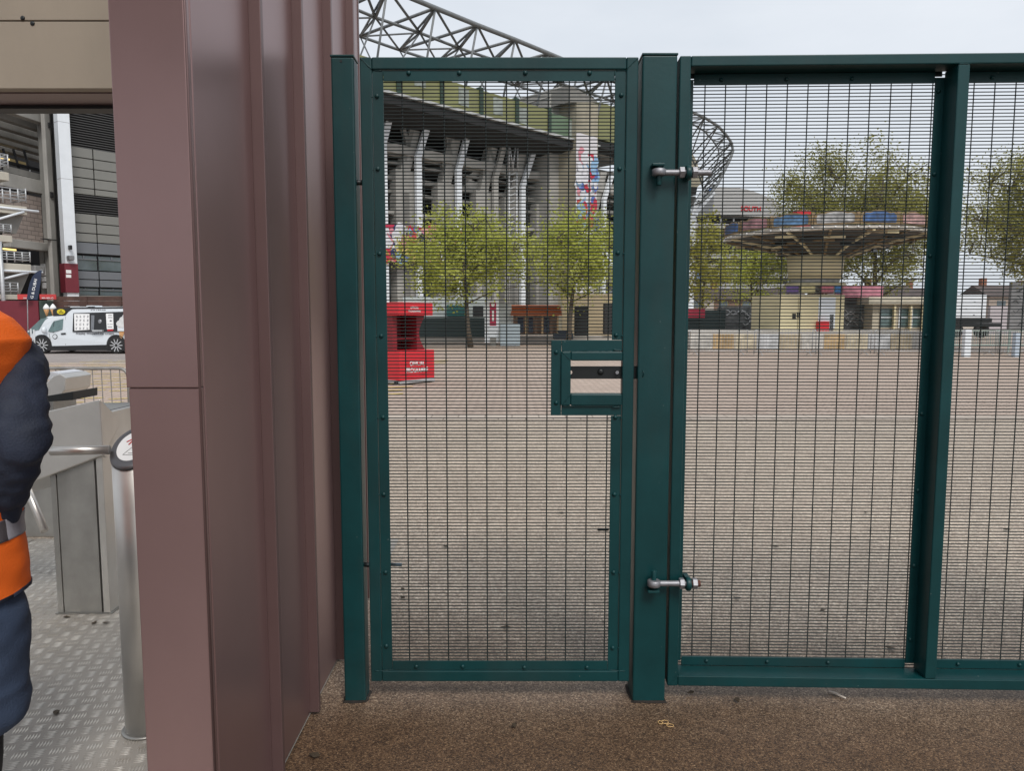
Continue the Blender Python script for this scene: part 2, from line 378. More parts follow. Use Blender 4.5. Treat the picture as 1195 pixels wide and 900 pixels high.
m2 = MB(); m2.box(-6.5, -.95, -.498, -.45, 4.15, 4.45); m2.build('fascia', M_browndark, can)

# ================================================================== GATE: POSTS
YP = 2.754
def wx(px, py, Y): return W(px, py, Y).x
def post(px0, px1, top, bot, dep, label, cap=True):
    x0 = (wx(px0[0], top, YP)+wx(px0[1], bot, YP))/2; x1 = (wx(px1[0], top, YP)+wx(px1[1], bot, YP))/2
    zt = W(px0[0], top, YP).z
    t = thing('gate_post', ((x0+x1)/2, YP+dep/2, 0), label, 'post')
    m = MB(); m.box(x0, x1, YP, YP+dep, 0, zt); m.build('shaft', M_green, t, .006)
    m = MB(); m.box(x0-.002, x1+.002, YP-.002, YP+dep+.002, zt+.0005, zt+.008); m.build('cap', M_green, t, .002)
    m = MB()
    cxm = (x0+x1)/2
    # grime and sealant heaped round the foot
    rings = []
    for r_, h_ in ((.034,.003),(.014,.010),(.003,.016)):
        ring = []
        for k in range(40):
            a = 2*pi*k/40; cx_ = cos(a); sy_ = sin(a); q = max(abs(cx_), abs(sy_))
            e = r_*(.6+.8*noise.noise(V((cx_*2, sy_*2, x0*9))))*.45
            ring.append(V((cxm+cx_/q*(x1-x0)/2+cx_*e, YP+dep/2+sy_/q*dep/2+sy_*e, h_*.5)))
        rings.append(ring)
    m.loft(rings, True, False); m.build('foot_sealant', mat('dark_grime', (.02,.015,.012,1), .9, 0, .4, 30, .5, 200), t)
    return t, x0, x1, zt
pl, plx0, plx1, plz = post((386,402), (411,428), 66, 820, .08, 'narrow dark green gate post standing close to the brown column')
pc, pcx0, pcx1, pcz = post((750,738), (789.5,777), 64, 822, .13, 'thick dark green gate post between the narrow gate and the wide gate')
m = MB(); h = W(398, 71, YP); m.lathe([(.0045,0),(.0045,.0015)], (h.x, YP-.0002, h.z), (0,-1,0), 10); m.build('hole_plug', M_black, pl)
m = MB(); h = W(751, 436, YP); m.path([(h.x-.003,YP-.002,h.z-.012),(h.x+.001,YP-.004,h.z),(h.x-.002,YP-.002,h.z+.012)], .002, 6); m.build('weld_bead', M_green, pc)

M_bolt = M_green
def frame_boxes(parent, x0, x1, z0, z1, wd, Y, dep, name='frame_bar', m_=None):
    for a in ((x0, x0+wd, z0, z1), (x1-wd, x1, z0, z1), (x0+wd+.0005, x1-wd-.0005, z1-wd, z1), (x0+wd+.0005, x1-wd-.0005, z0, z0+wd)):
        m = MB(); m.box(a[0], a[1], Y, Y+dep, a[2], a[3]); m.build(name, m_ or M_green, parent, .004)

# ------------------------------------------------------------------ pedestrian gate
YL = 2.765
lx0 = (wx(420.5, 66, YL)+wx(432, 796, YL))/2; lx1 = (wx(745.5, 66, YL)+wx(734, 796, YL))/2
lz1 = W(580, 66, YL).z; lz0 = W(580, 796, YL).z
pg = thing('pedestrian_gate', ((lx0+lx1)/2, YL, lz0), 'narrow dark green mesh gate with a square lock opening, hung between two posts', 'gate')
fw = .043; cw = .040
frame_boxes(pg, lx0, lx1, lz0, lz1, fw, YL, .045)
i0, i1, j0, j1 = lx0+fw, lx1-fw, lz0+fw, lz1-fw
def strip(parent, x0, x1, z0, z1, Y, name='clamp_strip'):
    m = MB(); m.box(x0, x1, Y, Y+.005, z0, z1); return m.build(name, M_green, parent, .0015)
sY = YL+.007
bxl = W(643, 440, sY).x; bxi = W(655, 440, sY).x; bzt = W(680, 397, sY).z; bzb = W(680, 485, sY).z
strip(pg, i0+.001, i0+cw, j0+.001, j1-.001, sY)
strip(pg, i1-cw, i1-.001, bzt+.001, j1-.001, sY); strip(pg, i1-cw, i1-.001, j0+.001, bzb-.001, sY)
strip(pg, i0+cw+.001, i1-cw-.001, j1-cw, j1-.001, sY); strip(pg, i0+cw+.001, i1-cw-.001, j0+.001, j0+cw*.95, sY)
# weld beads along corners
def weld(parent, p, q, r=.0018):
    pts = []; n = max(4, int((V(q)-V(p)).length/.006))
    for k in range(n+1):
        c = V(p).lerp(V(q), k/n); pts.append(c+V((random.uniform(-1,1), 0, random.uniform(-1,1)))*.0008)
    m = MB(); m.path(pts, [r*random.uniform(.6,1.3) for _ in pts], 6); return m.build('weld_bead', M_green, parent)
for sx, X0 in ((1, lx0), (-1, lx1)):
    weld(pg, (X0+sx*.002, YL-.0005, lz1-.003), (X0+sx*fw, YL-.0005, lz1-fw))
    weld(pg, (X0+sx*(fw+.002), YL+.006, lz1-fw-.001), (X0+sx*(fw+cw*.9), YL+.006, lz1-fw-.003), .0022)
    weld(pg, (X0+sx*(fw+cw), YL+.006, lz1-fw-.002), (X0+sx*(fw+cw), YL+.006, lz1-fw-cw*.9))
    weld(pg, (X0+sx*fw*.3, YL-.0005, lz0+fw), (X0+sx*(fw+cw), YL+.005, lz0+fw+.002))
# mesh (358 type): close horizontals, wide verticals
def mesh358(parent, pt, s0, s1, z0, z1, hole=None, name='mesh_panel'):
    m = MB(); z = z0+.004
    while z < z1:
        if hole and hole[2] < z < hole[3]:
            m.tube(pt(s0, z), pt(hole[0], z), .0020, 6, caps=False)
            if hole[1] < s1: m.tube(pt(hole[1], z), pt(s1, z), .0020, 6, caps=False)
        else: m.tube(pt(s0, z), pt(s1, z), .0020, 6, caps=False)
        z += .0127
    s = s0+.018
    while s < s1:
        segs = [(z0, z1)]
        if hole and hole[0] < s < hole[1]: segs = [(z0, hole[2]), (hole[3], z1)]
        for a, b in segs: m.tube(pt(s, a)+V((0,.0033,0)), pt(s, b)+V((0,.0033,0)), .0023, 6, caps=False)
        s += .0762
    return m.build(name, M_wire, parent, recalc=False)
mY = sY+.009
mesh358(pg, lambda s, z: V((s, mY, z)), i0+.012, i1-.012, j0+.012, j1-.012, (bxl+.02, i1, bzb+.02, bzt-.02))
# lock box
strip(pg, bxl, bxi, bzb, bzt, sY-.001, 'lock_plate')
ct = W(680, 410, sY).z; cbm = W(680, 473.5, sY).z
strip(pg, bxi+.001, i1-.001, ct, bzt, sY-.001, 'lock_plate'); strip(pg, bxi+.001, i1-.001, bzb, cbm, sY-.001, 'lock_plate')
ox0 = W(666, 440, YL).x; oz1 = W(690, 421, YL).z; oz0 = W(690, 460, YL).z; ox1 = W(724.5, 440, YL).x
lock = MB(); lock.box(bxi-.002, ox0, YL-.004, YL+.045, cbm+.001, ct-.001); lock.build('lock_housing', M_green, pg, .004)
lock = MB(); lock.box(ox0+.0005, i1-.0005, YL-.004, YL+.045, oz1, ct-.001); lock.build('lock_housing', M_green, pg, .004)
lock = MB(); lock.box(ox0+.0005, i1-.0005, YL-.004, YL+.045, cbm+.001, oz0); lock.build('lock_housing', M_green, pg, .004)
weld(pg, (bxi+.002, YL-.0045, ct-.002), (ox0-.001, YL-.0045, oz1+.001)); weld(pg, (bxi+.002, YL-.0045, cbm+.002), (ox0-.001, YL-.0045, oz0-.001))
weld(pg, (bxi+.002, YL-.001, ct+.0005), (i1-.03, YL-.001, ct+.0005), .001); weld(pg, (bxi+.002, YL-.001, cbm-.0005), (i1-.03, YL-.001, cbm-.0005), .001)
weld(pg, (i1-.036, YL-.001, ct+.006), (i1-.004, YL-.001, ct+.004), .0028); weld(pg, (i1-.036, YL-.001, cbm-.004), (i1-.004, YL-.001, cbm-.003), .0025)
bz0 = W(690, 442, YL+.03).z; bz1 = W(690, 427.5, YL+.03).z
sb = MB(); a = W(671.5, 440, YL+.03).x
pts = [(a-.015, bz0)]+[(pcx0+.01, bz0), (pcx0+.01, bz1), (a-.015, bz1)]
zc_ = (bz0+bz1)/2
bm_ = [V((x, YL+.022, z)) for x, z in [(ox0-.004, bz0), (pcx0+.012, bz0), (pcx0+.012, bz1), (ox0-.004, bz1)]+[(ox0-.004+.0125*cos(t), zc_+.0095*sin(t)) for t in [pi/2-pi*k/10 for k in range(11)]]]
sb.prism(bm_, (0, .012, 0)); bo = sb.build('slide_bolt', M_blackmetal, pg)
p = W(701, 434, YL+.02); m = MB(); m.dome((p.x, YL+.0215, p.z), (0,-1,0), .0125, .008); m.build('screw', M_blackmetal, bo)
p = W(721, 435, YL+.01); m = MB(); m.tube((p.x, YL+.0215, p.z), (p.x-.004, YL+.0, p.z+.001), .0065, 12); m.build('screw', M_zinc, bo)
# bolts
bl = [(477,85),(536,85),(613,85),(688,85),(440,112),(441,197),(443,296),(445,392),(447,487),(448,577),(450,668),(451,754),
      (725,111),(723,197),(721,295),(719,391),(718,487),(717,577),(716,668),(715,756),(486,778),(540,778),(612,779),(685,779),(649,411),(649,470)]
for x, y in bl:
    p = W(x, y, sY); m = MB(); m.dome((p.x, sY-.001, p.z), (0,-1,0), .0085, .0075); m.build('dome_bolt', M_bolt, pg)
for x, y in bl[4:20:1]:
    p = W(x+(-6 if x < 600 else 7), y+1, YL); m = MB(); m.dome((p.x, YL+.003, p.z), (0,-1,0), .0035, .004, 8); m.build('weld_spot', M_bolt, pg)
m = MB(); p = W(698, 620, sY); q = W(711, 620, sY); m.tube((p.x, sY+.02, p.z), (q.x, sY+.02, q.z), .0055, 10); m.build('stop_pin', M_blackmetal, pg)
# hinge pins on the narrow post
m = MB(); p = W(412, 213, YL+.02); q = W(424, 213, YL+.02); m.tube(p, q, .010, 12); m.build('hinge_pin', M_blackmetal, pl)
m = MB(); p = W(424, 659, YL+.02); q = W(435, 660, YL+.02); m.tube(p, q, .009, 12); m.build('hinge_pin', M_blackmetal, pl)
m = MB(); p = W(456, 659, YL+.03); q = W(469, 659.5, YL+.03); m.tube(p, q, .0065, 10); m.build('threaded_rod', mat('blue_grey_steel', (.16,.22,.27,1), .4, .6), pg)

# ------------------------------------------------------------------ wide gate
A = W(792, 430, 2.757); B = W(1195, 430, 2.722)
fg = Fr((A.x, A.y), (B.x, B.y))
g0 = (fg.at(792, 64)[0]+fg.at(780.5, 800)[0])/2
gz1 = fg.at(850, 64)[1]; gz0 = fg.at(850, 802)[1]
gend = g0+2.62
vg = thing('vehicle_gate', fg.pt(g0, 0, gz0), 'wide dark green double bay mesh gate on the right, hinged by two threaded eye bolts', 'gate')
D = .090
def fb(a0, a1, z0, z1, d0=-D, d1=0, name='frame_bar', bev=.004, m_=None):
    m = MB(); m.fbox(fg, a0, a1, d0, d1, z0, z1); return m.build(name, m_ or M_green, vg, bev)
tz = fg.at(900, 76)[1]; bz = fg.at(900, 790.5)[1]; sx = g0+.040
fb(g0, sx, gz0, gz1); 
fb(sx+.0005, gend, tz, gz1); fb(sx+.0005, gend, gz0, bz)
mu0 = (fg.at(1113, 80)[0]+fg.at(1085, 785)[0])/2; mu1 = (fg.at(1127, 80)[0]+fg.at(1098, 785)[0])/2
fb(mu0, mu1, bz+.0005, tz-.0005, name='mullion'); fb(gend-.04, gend+.0005, gz0-.0005, gz1+.0005)
dm = -D-.004
ci = .040
bays = [(sx, mu0), (mu1, gend-.04)]
for k, (a, b) in enumerate(bays):
    mesh358(vg, lambda s, z: fg.pt(s, dm-.004, z), a-.02, b+.02, bz-.02, tz+.02)
    for args in ((a+.0005, a+ci*.7, bz+.02, tz-.02), (b-ci*.8, b+.03, bz+.02, tz-.02), (a+ci*.7+.002, b-ci*.8-.002, tz-ci, tz-.001), (a+ci*.7+.002, b-ci*.8-.002, bz+.001, bz+ci*.9)):
        fb(*args, d0=dm, d1=dm+.006, name='clamp_strip', bev=.001)
    fb(a+.001, b-.001, tz-.012, tz+.03, d0=dm-.012, d1=dm-.009, name='mesh_binding', bev=0, m_=M_wire)
    cz = bz+.12
    while cz < tz-.05:
        for aa in (a+.011, b-ci*.5):
            m = MB(); m.dome(fg.pt(aa, dm+.006, cz), fg.n, .008, .008); m.build('dome_bolt', M_bolt, vg)
        cz += .30
    ca = a+.13
    while ca < b-.1:
        for zz in (tz-ci*.55, bz+ci*.5):
            m = MB(); m.dome(fg.pt(ca, dm+.006, zz), fg.n, .008, .008); m.build('dome_bolt', M_bolt, vg)
        ca += .24
for a in (0, 1):
    pass
weld(vg, fg.pt(g0+.003, .0005, gz0+.003), fg.pt(sx, .0005, bz)); weld(vg, fg.pt(mu0+.001, .0006, tz), fg.pt(mu1, .0006, tz), .0016)
# threaded eye-bolt hinges
def hexnut(m, c, ax, r, t):
    m.lathe([(r*.8,-t/2),(r,-t/2+.002),(r,t/2-.002),(r*.8,t/2)], c, ax, 6, False)
def hinge(px, py, rodend, rust):
    hY = YP-.034
    h = thing('hinge', (0,0,0), None, None); h.parent = vg; h.location = W(px, py, hY)-vg.location
    c = W(px, py, hY); s_ = 2.83/F
    m = MB(); 
    for sg in (1, -1):
        if (py < 400 and sg == 1): m.box(c.x-.026, c.x+.018, YP-.05, YP-.0005, c.z+.021, c.z+.030)
    if py > 400: m.box(c.x-.024, c.x+.020, YP-.05, YP-.0005, c.z-.034, c.z-.024)
    m.tube((c.x, hY, c.z-.046 if py < 400 else c.z-.02), (c.x, hY, c.z+.034 if py < 400 else c.z+.05), .0095, 10)
    m.build('hinge_lug', M_green, h, .002)
    m = MB(); m.lathe([(.020,-.013),(.025,-.010),(.025,.010),(.020,.013)], (c.x, hY, c.z), (0,0,1), 20); m.build('eye', M_zinc, h)
    e = W(rodend, py+1, hY); sm_ = W(799, py, hY)
    rr = .0118
    pts = []; rad = []; x = c.x+.022; k = 0; lim = e.x if not rust else W(806, py, hY).x
    while x < lim: pts.append((x, hY, c.z-.001)); rad.append(rr*(1 if k % 2 else .9)); x += .0016; k += 1
    m = MB(); m.path(pts, rad, 12); m.build('threaded_rod', M_zinc, h)
    if rust:
        pts = []; rad = []; k = 0
        while x < e.x: pts.append((x, hY-.001, c.z-.001)); rad.append(rr*1.12*(1 if k % 2 else .88)); x += .0018; k += 1
        m = MB(); m.path(pts, rad, 12); tag(m.build('threaded_rod', M_rust, h), 'rust brown end of the threaded rod')
    for nx in (795.5, 810.5):
        q = W(nx, py+.5, hY); m = MB(); hexnut(m, (q.x, hY, c.z-.001), (1,0,0), .021, .020); m.build('nut', M_zinc, h)
    q = W(803, py, hY); m = MB(); m.lathe([(.024,-.009),(.026,-.005),(.026,.005),(.024,.009)], (q.x, hY, c.z-.002), (1,0,0), 20)
    m.box(q.x-.009, q.x+.009, hY+.01, YP+.02, c.z-.024, c.z+.02); m.build('gate_lug', M_green, h, .001)
hinge(769, 201, 830, False); hinge(763, 681, 817, True)

# ================================================================== TURNSTILES
cab = thing('turnstile', (-2.2, 3.7, 0), 'brushed steel turnstile cabinet with slanted head and black plate, nearest of the two', 'turnstile')
Yc = 3.60
xa = W(68, 718, Yc).x; xb = W(129, 718, Yc).x
zh = 1.0
m = MB(); m.box(xa+.03, xb-.045, Yc+.004, Yc+.5, .012, 1.02); m.build('front_panel', M_steeldark, cab, .002)
m = MB(); m.box(xa, xa+.028, Yc, Yc+.5, .012, 1.02); m.build('edge_trim', M_steeldark, cab, .002)
m = MB(); m.box(xb-.034, xb, Yc, Yc+.5, .012, 1.02); m.build('side_panel', M_steel, cab, .003)
m = MB(); m.box(xb-.0445, xb-.0345, Yc+.02, Yc+.49, .012, 1.02); m.build('shadow_gap', M_black, cab)
f = [W(-60, 505, Yc-.02), W(117, 466, Yc-.02), W(121, 531, Yc-.02), W(-60, 600, Yc-.02)]
bk = [W(-40, 500, Yc+.2), W(142, 491, Yc+.2), W(134, 545, Yc+.2), W(-40, 600, Yc+.2)]
m = MB(); m.hexa([f[3], f[2], bk[2], bk[3], f[0], f[1], bk[1], bk[0]]); m.build('head', M_steel, cab, .006)
m = MB(); p = [W(44, 470, Yc+.02), W(85, 467, Yc+.02), W(85, 457, Yc+.02), W(44, 464, Yc+.02)]; m.prism(p, (0,.22,0)); m.build('card_reader', M_blackmetal, cab, .003)
m = MB(); m.tube(W(22, 545, 3.35), W(52, 620, 3.2), .017, 14); m.build('arm', M_steel, cab)
m = MB(); m.box(xa-.01, xb+.01, Yc-.008, Yc+.51, .0085, .012); m.build('base_plate', M_steeldark, cab)

t2 = thing('turnstile', (-3.2, 5.2, 0), 'brushed steel turnstile with rounded top, farther one behind the slanted head', 'turnstile')
Y2 = 4.9
prof = [(20,470),(70,462),(76,455),(77,441),(70,436.5),(62,439),(54,447),(48,456),(20,459)]
m = MB(); m.prism([W(x, y, Y2) for x, y in prof], (0,.3,0)); m.build('head', M_steel, t2, .006)
m = MB(); m.prism([W(x, y, Y2+.02) for x, y in ((-30,445),(60,434),(72,436),(60,443),(-30,452))], (0,.26,0)); m.build('top_cover', mat('pale_cover', (.62,.63,.66,1), .4, .2), t2, .004)
m = MB(); x0 = W(-10, 470, Y2).x; x1 = W(60, 470, Y2).x; m.box(x0, x1, Y2+.02, Y2+.28, 0, W(40, 466, Y2).z); m.build('cabinet', M_steeldark, t2, .004)

# reader bollard
bo = thing('reader_bollard', (-1.30, 2.56, .006), 'round stainless steel bollard with slanted top and white arrow sticker, tight beside the brown column', 'bollard')
bc = V((-1.327, 2.562, 0)); R = .071; ztf, ztb = .987, 1.10
def slz(y): return ztf+(y-(bc.y-R))/(2*R)*(ztb-ztf)
m = MB(); n = 40
ring0 = [bc+V((R*cos(2*pi*k/n), R*sin(2*pi*k/n), .014)) for k in range(n)]
ring1 = [V((p.x, p.y, slz(p.y)-.012)) for p in ring0]
m.loft([ring0, ring1]); m.build('tube', M_steel, bo)
m = MB()
def rr(s, dz): return [V((bc.x+(p.x-bc.x)*s, bc.y+(p.y-bc.y)*s, slz(bc.y+(p.y-bc.y)*s)+dz)) for p in ring0]
m.loft([rr(1.0,-.0118), rr(1.05,-.011), rr(1.06,-.003), rr(1.03,.002), rr(.9,.003)]); m.build('lid', mat('dark_lid_metal', (.13,.125,.13,1), .35, .6), bo)
m = MB(); m.loft([rr(.76,.0032), rr(.76,.0042)]); sk = m.build('sticker', M_whiteprint, bo)
def onlid(x, y, dz=.0052):
    yy = bc.y+y; return V((bc.x+x, yy, slz(yy)+dz))
m = MB()
for p, q in (((-.030,.012),(-.006,.028)),((-.006,.028),(-.018,.002)),((-.006,.028),(.022,.012)),((.022,.012),(.04,.03))): m.tube(onlid(*p), onlid(*q), .0022, 6)
m.build('red_arrow', M_red, sk)
m = MB()
for p, q in (((-.022,-.034),(.012,.012)),((-.022,-.034),(.03,-.034)),((-.006,-.028),(.02,-.028))): m.tube(onlid(*p), onlid(*q), .0007, 5)
m.build('printed_line', M_black, sk)
m = MB(); m.lathe([(R+.012,.0085),(R+.012,.013),(R+.003,.015)], (bc.x, bc.y, 0), (0,0,1), 32); m.build('base_flange', M_steeldark, bo)
m = MB(); q = W(57, 527, 2.5); m.path([(bc.x-R+.004, 2.53, q.z), (q.x+.004, 2.505, q.z), (q.x, 2.504, q.z)], [.0155,.0155,.011], 18); m.build('barrier_arm', M_steel, bo)

# crowd barrier behind the turnstiles
def barrier(L=2.3, Ht=.9, m_=M_galv, feet=True, pitch=.118, bot=.28):
    t = thing('crowd_barrier', (0,0,0), None, None)
    m = MB(); c = .10
    pts = [(0,0,.06),(0,0,Ht-c)]+[(c-c*cos(a), 0, Ht-c+c*sin(a)) for a in (pi/8,pi/4,3*pi/8,pi/2)]
    pts += [(L-p[0], 0, p[2]) for p in reversed(pts)]
    m.path(pts, .019, 8); m.tube((0,0,bot), (L,0,bot), .012, 8); m.build('frame', m_, t)
    m = MB(); x = pitch
    while x < L-.05: m.tube((x,0,bot), (x,0,Ht-.005), .006, 6, caps=False); x += pitch
    m.build('upright_bar', m_, t)
    if feet:
        for x in (.25, L-.25):
            m = MB(); m.path([(x,-.32,.012),(x,-.28,.03),(x,0,.12),(x,.28,.03),(x,.32,.012)], .013, 6); m.tube((x,0,.11),(x,0,bot),.013,6); m.build('foot', m_, t)
    return t
b0 = barrier(m_=mat('shaded_galvanised',(.24,.23,.22,1),.5,.4,.2,8), pitch=.105); e = W(151, 470, 8.5)  # galvanised steel with shade put into its colour
b0.location = (e.x-2.3, 8.5, 0); tag(b0, 'rounded grey steel crowd barrier behind the turnstiles', 'barrier')

# litter on the ground
p = W(967,810,2.7); g = G(967, 809); h = G(987, 817); m = MB()
m.path([g+V((0,0,.006)), g.lerp(h,.35)+V((0,.004,.008)), g.lerp(h,.7)+V((0,-.002,.007)), h+V((0,0,.006))], [.003,.005,.0045,.003], 7)
tag(m.build('twig', mat('bleached_wood', (.68,.6,.52,1), .8, 0, .2, 60)), 'short pale twig lying on the gravel in front of the wide gate', 'twig')
m = MB()
for x, y, ax, ay in ((770.5,845,.008,.011),(776,844.5,.012,.012),(782,848.5,.013,.010)):
    c = G(x, y); m.path([c+V((ax*cos(t*pi/6), ay*sin(t*pi/6), .004+.001*(t%2))) for t in range(12)], .0014, 6, closed=True)
tag(m.build('rubber_band', mat('tan_rubber', (.65,.42,.18,1), .6)), 'looped tan rubber band dropped on the gravel before the thick post', 'rubber band')
rl = random.Random(3); mdl = mat('dead_leaf', (.05,.035,.02,1), .8)
for i, (x, y) in enumerate(((78,723),(110,730),(66,835),(124,730),(860,820),(1040,760),(470,700),(455,775),(806,812),(600,850),(367,885),(470,690),(520,640),(590,735),(655,600),(860,700),(905,640),(960,715),(1010,600),(1150,690),(1175,620),(830,560),(700,540))):
    c = G(x, y); m = MB(); s = rl.uniform(.008,.014); a = rl.uniform(0,6)
    pts = [c+V((s*cos(a+k*pi/3)*(1 if k%3 else 1.8), s*sin(a+k*pi/3)*(1 if k%3 else 1.8), .009+rl.uniform(0,.006))) for k in range(6)]
    m.prism(pts, (0,0,.0015)); tag(m.build('dead_leaf', mdl), 'tiny dark dead leaf scattered on the ground', 'leaf', 'dead leaves scattered on the ground')
# ================================================================== LEFT STAND (seen over the turnstiles)
M_clad = mat('grey_cladding', (.20,.20,.185,1), .6, .1, .06, .5)
M_clad2 = mat('blue_grey_cladding', (.15,.16,.175,1), .55, .1, .06, .5)
M_louv = mat('louvre_metal', (.085,.085,.085,1), .6, .1, .1, 2)
M_glass = mat('dim_glass', (.10,.125,.14,1), .12, 0, .3, .8, spec=.8)
M_block = brick_mat('split_block', (.36,.30,.265,1), (.30,.25,.225,1), (.17,.14,.125,1), 1, .55, .24, .02, 0, axis='XZ')
M_lamp = bpy.data.materials.new('lamp_tube'); M_lamp.use_nodes = True
_b = M_lamp.node_tree.nodes['Principled BSDF']; _b.inputs['Emission Color'].default_value = (1,.72,.25,1); _b.inputs['Emission Strength'].default_value = 1.1; _b.inputs['Base Color'].default_value = (.6,.5,.3,1)
L1 = Fr(W(0,360,38.5).xy, W(60,360,42).xy)
L2 = Fr(W(78,360,41.5).xy, W(155,360,44.2).xy)
def pbox(mb, fr, x0, x1, y0, y1, d0=0, d1=.3, ref=None):
    "box from photo edges: left,right px; top,bottom px"
    a0, z1 = fr.at(x0, y0, d1); a1, _ = fr.at(x1, y0, d1); _, z0 = fr.at(x0, y1, d1)
    xm = (x0+x1)/2
    z1 = fr.at(xm, y0, d1)[1]; z0 = fr.at(xm, y1, d1)[1]
    return mb.fbox(fr, min(a0,a1), max(a0,a1), d0, d1, max(0,min(z0,z1)), max(z0,z1))
def part(name, m_, par, *boxes, fr=None, bevel=0, label=None):
    mb = MB()
    for b in boxes: pbox(mb, fr, *b)
    o = mb.build(name, m_, par, bevel)
    if label: o['label'] = label
    return o
ls = thing('stadium_stand', L1.pt(0,0,0), 'concrete and grey clad stadium stand with white steel column, left behind the ice cream van', 'stadium')
zt = 17
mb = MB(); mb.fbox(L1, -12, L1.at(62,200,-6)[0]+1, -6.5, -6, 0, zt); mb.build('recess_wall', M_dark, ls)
# raked bleachers seen from below: each step a long concrete beam, running back and down
aR = L1.at(52, 150)[0]
ys_ = [(118,137),(140,147),(150,157),(160,167),(169,175),(178,183)]
for i, (y0, y1) in enumerate(ys_):
    mb = MB(); d = -.1-.75*i
    za = L1.at(30, y0, d)[1]; zb_ = L1.at(30, y1, d)[1]
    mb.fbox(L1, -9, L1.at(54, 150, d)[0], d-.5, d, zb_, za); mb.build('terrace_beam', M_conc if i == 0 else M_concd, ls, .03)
part('lamp', M_lamp, ls, (-12,11,182,184,-3.9,-3.8), fr=L1)
part('rear_wall', mat('yellow_lit_wall', (.26,.20,.09,1), .8, 0, .3, .6), ls, (-12,30,184,190,-5.3,-5.2), fr=L1)
part('truss_bar', M_dark, ls, (-12,52,190,193,-2,-1.8), (-12,52,196,199,-1.6,-1.4), fr=L1)
mb = MB()
for px in (-8,5,18,30,42): 
    a, z = L1.at(px, 205, -1.2); mb.tube(L1.pt(a,-1.2,z-1), L1.pt(a+.6,-2.4,z+1.6), .07, 6)
mb.build('truss_strut', M_dark, ls)
part('parapet_beam', M_conc, ls, (2,56,206,222,-.9,-.5), fr=L1, bevel=.03)
part('parapet_upstand', M_concd, ls, (8,54,199,206,-.9,-.7), fr=L1)
part('handrail', M_galv, ls, (-10,55,203.4,204.2,-.95,-.9), (13,13.8,198,206,-.95,-.9), (35,35.8,198,206,-.95,-.9), fr=L1)
# block wall panel, gap, sill
a0 = L1.at(19,250)[0]; a1 = L1.at(60,250)[0]; z0 = L1.at(40,283)[1]; z1 = L1.at(40,226)[1]
mb = MB(); wd = a1-a0
bo_ = MB(); bo_.box(0, wd, 0, .3, 0, z1-z0)
ow_ = bo_.build('block_wall', M_block, ls); ow_.location = L1.pt(a0, -.6, z0)-ls.location; ow_.rotation_euler = (0,0,atan2(L1.u.y, L1.u.x))
part('sill_beam', M_conc, ls, (12,62,281.5,291,-.7,-.25), fr=L1, bevel=.03)
part('ceiling_light', M_lamp, ls, (5,19,290,292,-1.6,-1.5), fr=L1)
part('rear_wall', M_concd, ls, (51,64,291,345,-1.2,-.9), fr=L1)
# big concrete column with lighter rib
part('concrete_column', M_concd, ls, (52,66.5,110,372,-.6,0), fr=L1, bevel=.05)
mb = MB(); 
a0 = L1.at(57,230,.25)[0]; a1 = L1.at(63.5,230,.25)[0]; mb.fbox(L1, a0, a1, 0.002, .25, 0, zt-2); mb.build('column_rib', M_conc, ls, .04)
part('column_joint', M_dark, ls, (52,66.5,279,279.8,.001,.262), fr=L1)
part('vent_box', M_dark, ls, (57,60,143,148,.26,.34), (59.5,62.5,224,230,.26,.34), fr=L1)
# white steel column
mb = MB(); a0 = (L2.at(65,124,.9)[0]+L2.at(80,345,.9)[0])/2-.3; a1 = a0+.72
a0 = L2.at(72.5,235,.9)[0]; a1 = L2.at(86.5,235,.9)[0]
wc = MB(); wc.fbox(L2, a0, a1, .3, .9, 0, zt); wc.build('steel_column', M_white, ls, .02)
mb = MB()
for z in (3.4, 8.9, 11.9): mb.fbox(L2, a0-.004, a1+.004, .29, .904, z, z+.03)
mb.build('column_joint', M_galv, ls)
part('security_camera', M_blackmetal, ls, (81.5,84.5,286,291,.9,1.2), fr=L2, bevel=.03)
part('floodlight', mat('grey_plastic',(.2,.2,.21,1),.5), ls, (80.5,87,298,303.5,.9,1.3), fr=L2, bevel=.04)
mr_ = part('column_wrap', M_maroon, ls, (75,91,307.5,341.5,.22,1.0), fr=L2, bevel=.02)
part('notice', M_whiteprint, mr_, (77,83,315,319,1.001,1.01), (77,83,320.5,324,1.001,1.01), fr=L2)
# cladding
z_top = zt; aL = L2.at(77,230)[0]; aE = L2.at(160,230)[0]+9
mb = MB(); mb.fbox(L2, aL, aE, -3, -.25, 0, zt); mb.build('inner_wall', M_dark, ls)
def zl(py, px=112): return L2.at(px, py)[1]
cols = [aL, L2.at(111,230)[0]]; stp = cols[1]-cols[0]
while cols[-1] < aE: cols.append(cols[-1]+stp)
rows = [(175,186),(187,197.5),(198.5,209),(210,220.5),(221.5,228),(251,261),(262,272.5),(273.5,283)]
mb = MB()
for y0, y1 in rows:
    for i in range(len(cols)-1): mb = MB(); mb.fbox(L2, cols[i]+.03, cols[i+1]-.03, -.2, 0, zl(y1), zl(y0)); mb.build('cladding_panel', M_clad2 if y0 > 283 else M_clad, ls, .012)
mb = MB()
for y0, y1 in ((284,296.5),(317,326),(327,335)):
    for i in range(len(cols)-1): mb = MB(); mb.fbox(L2, cols[i]+.03, cols[i+1]-.03, -.2, 0, zl(y1), zl(y0)); mb.build('cladding_panel', M_clad2 if y0 > 283 else M_clad, ls, .012)
mb = MB(); z = zl(174)
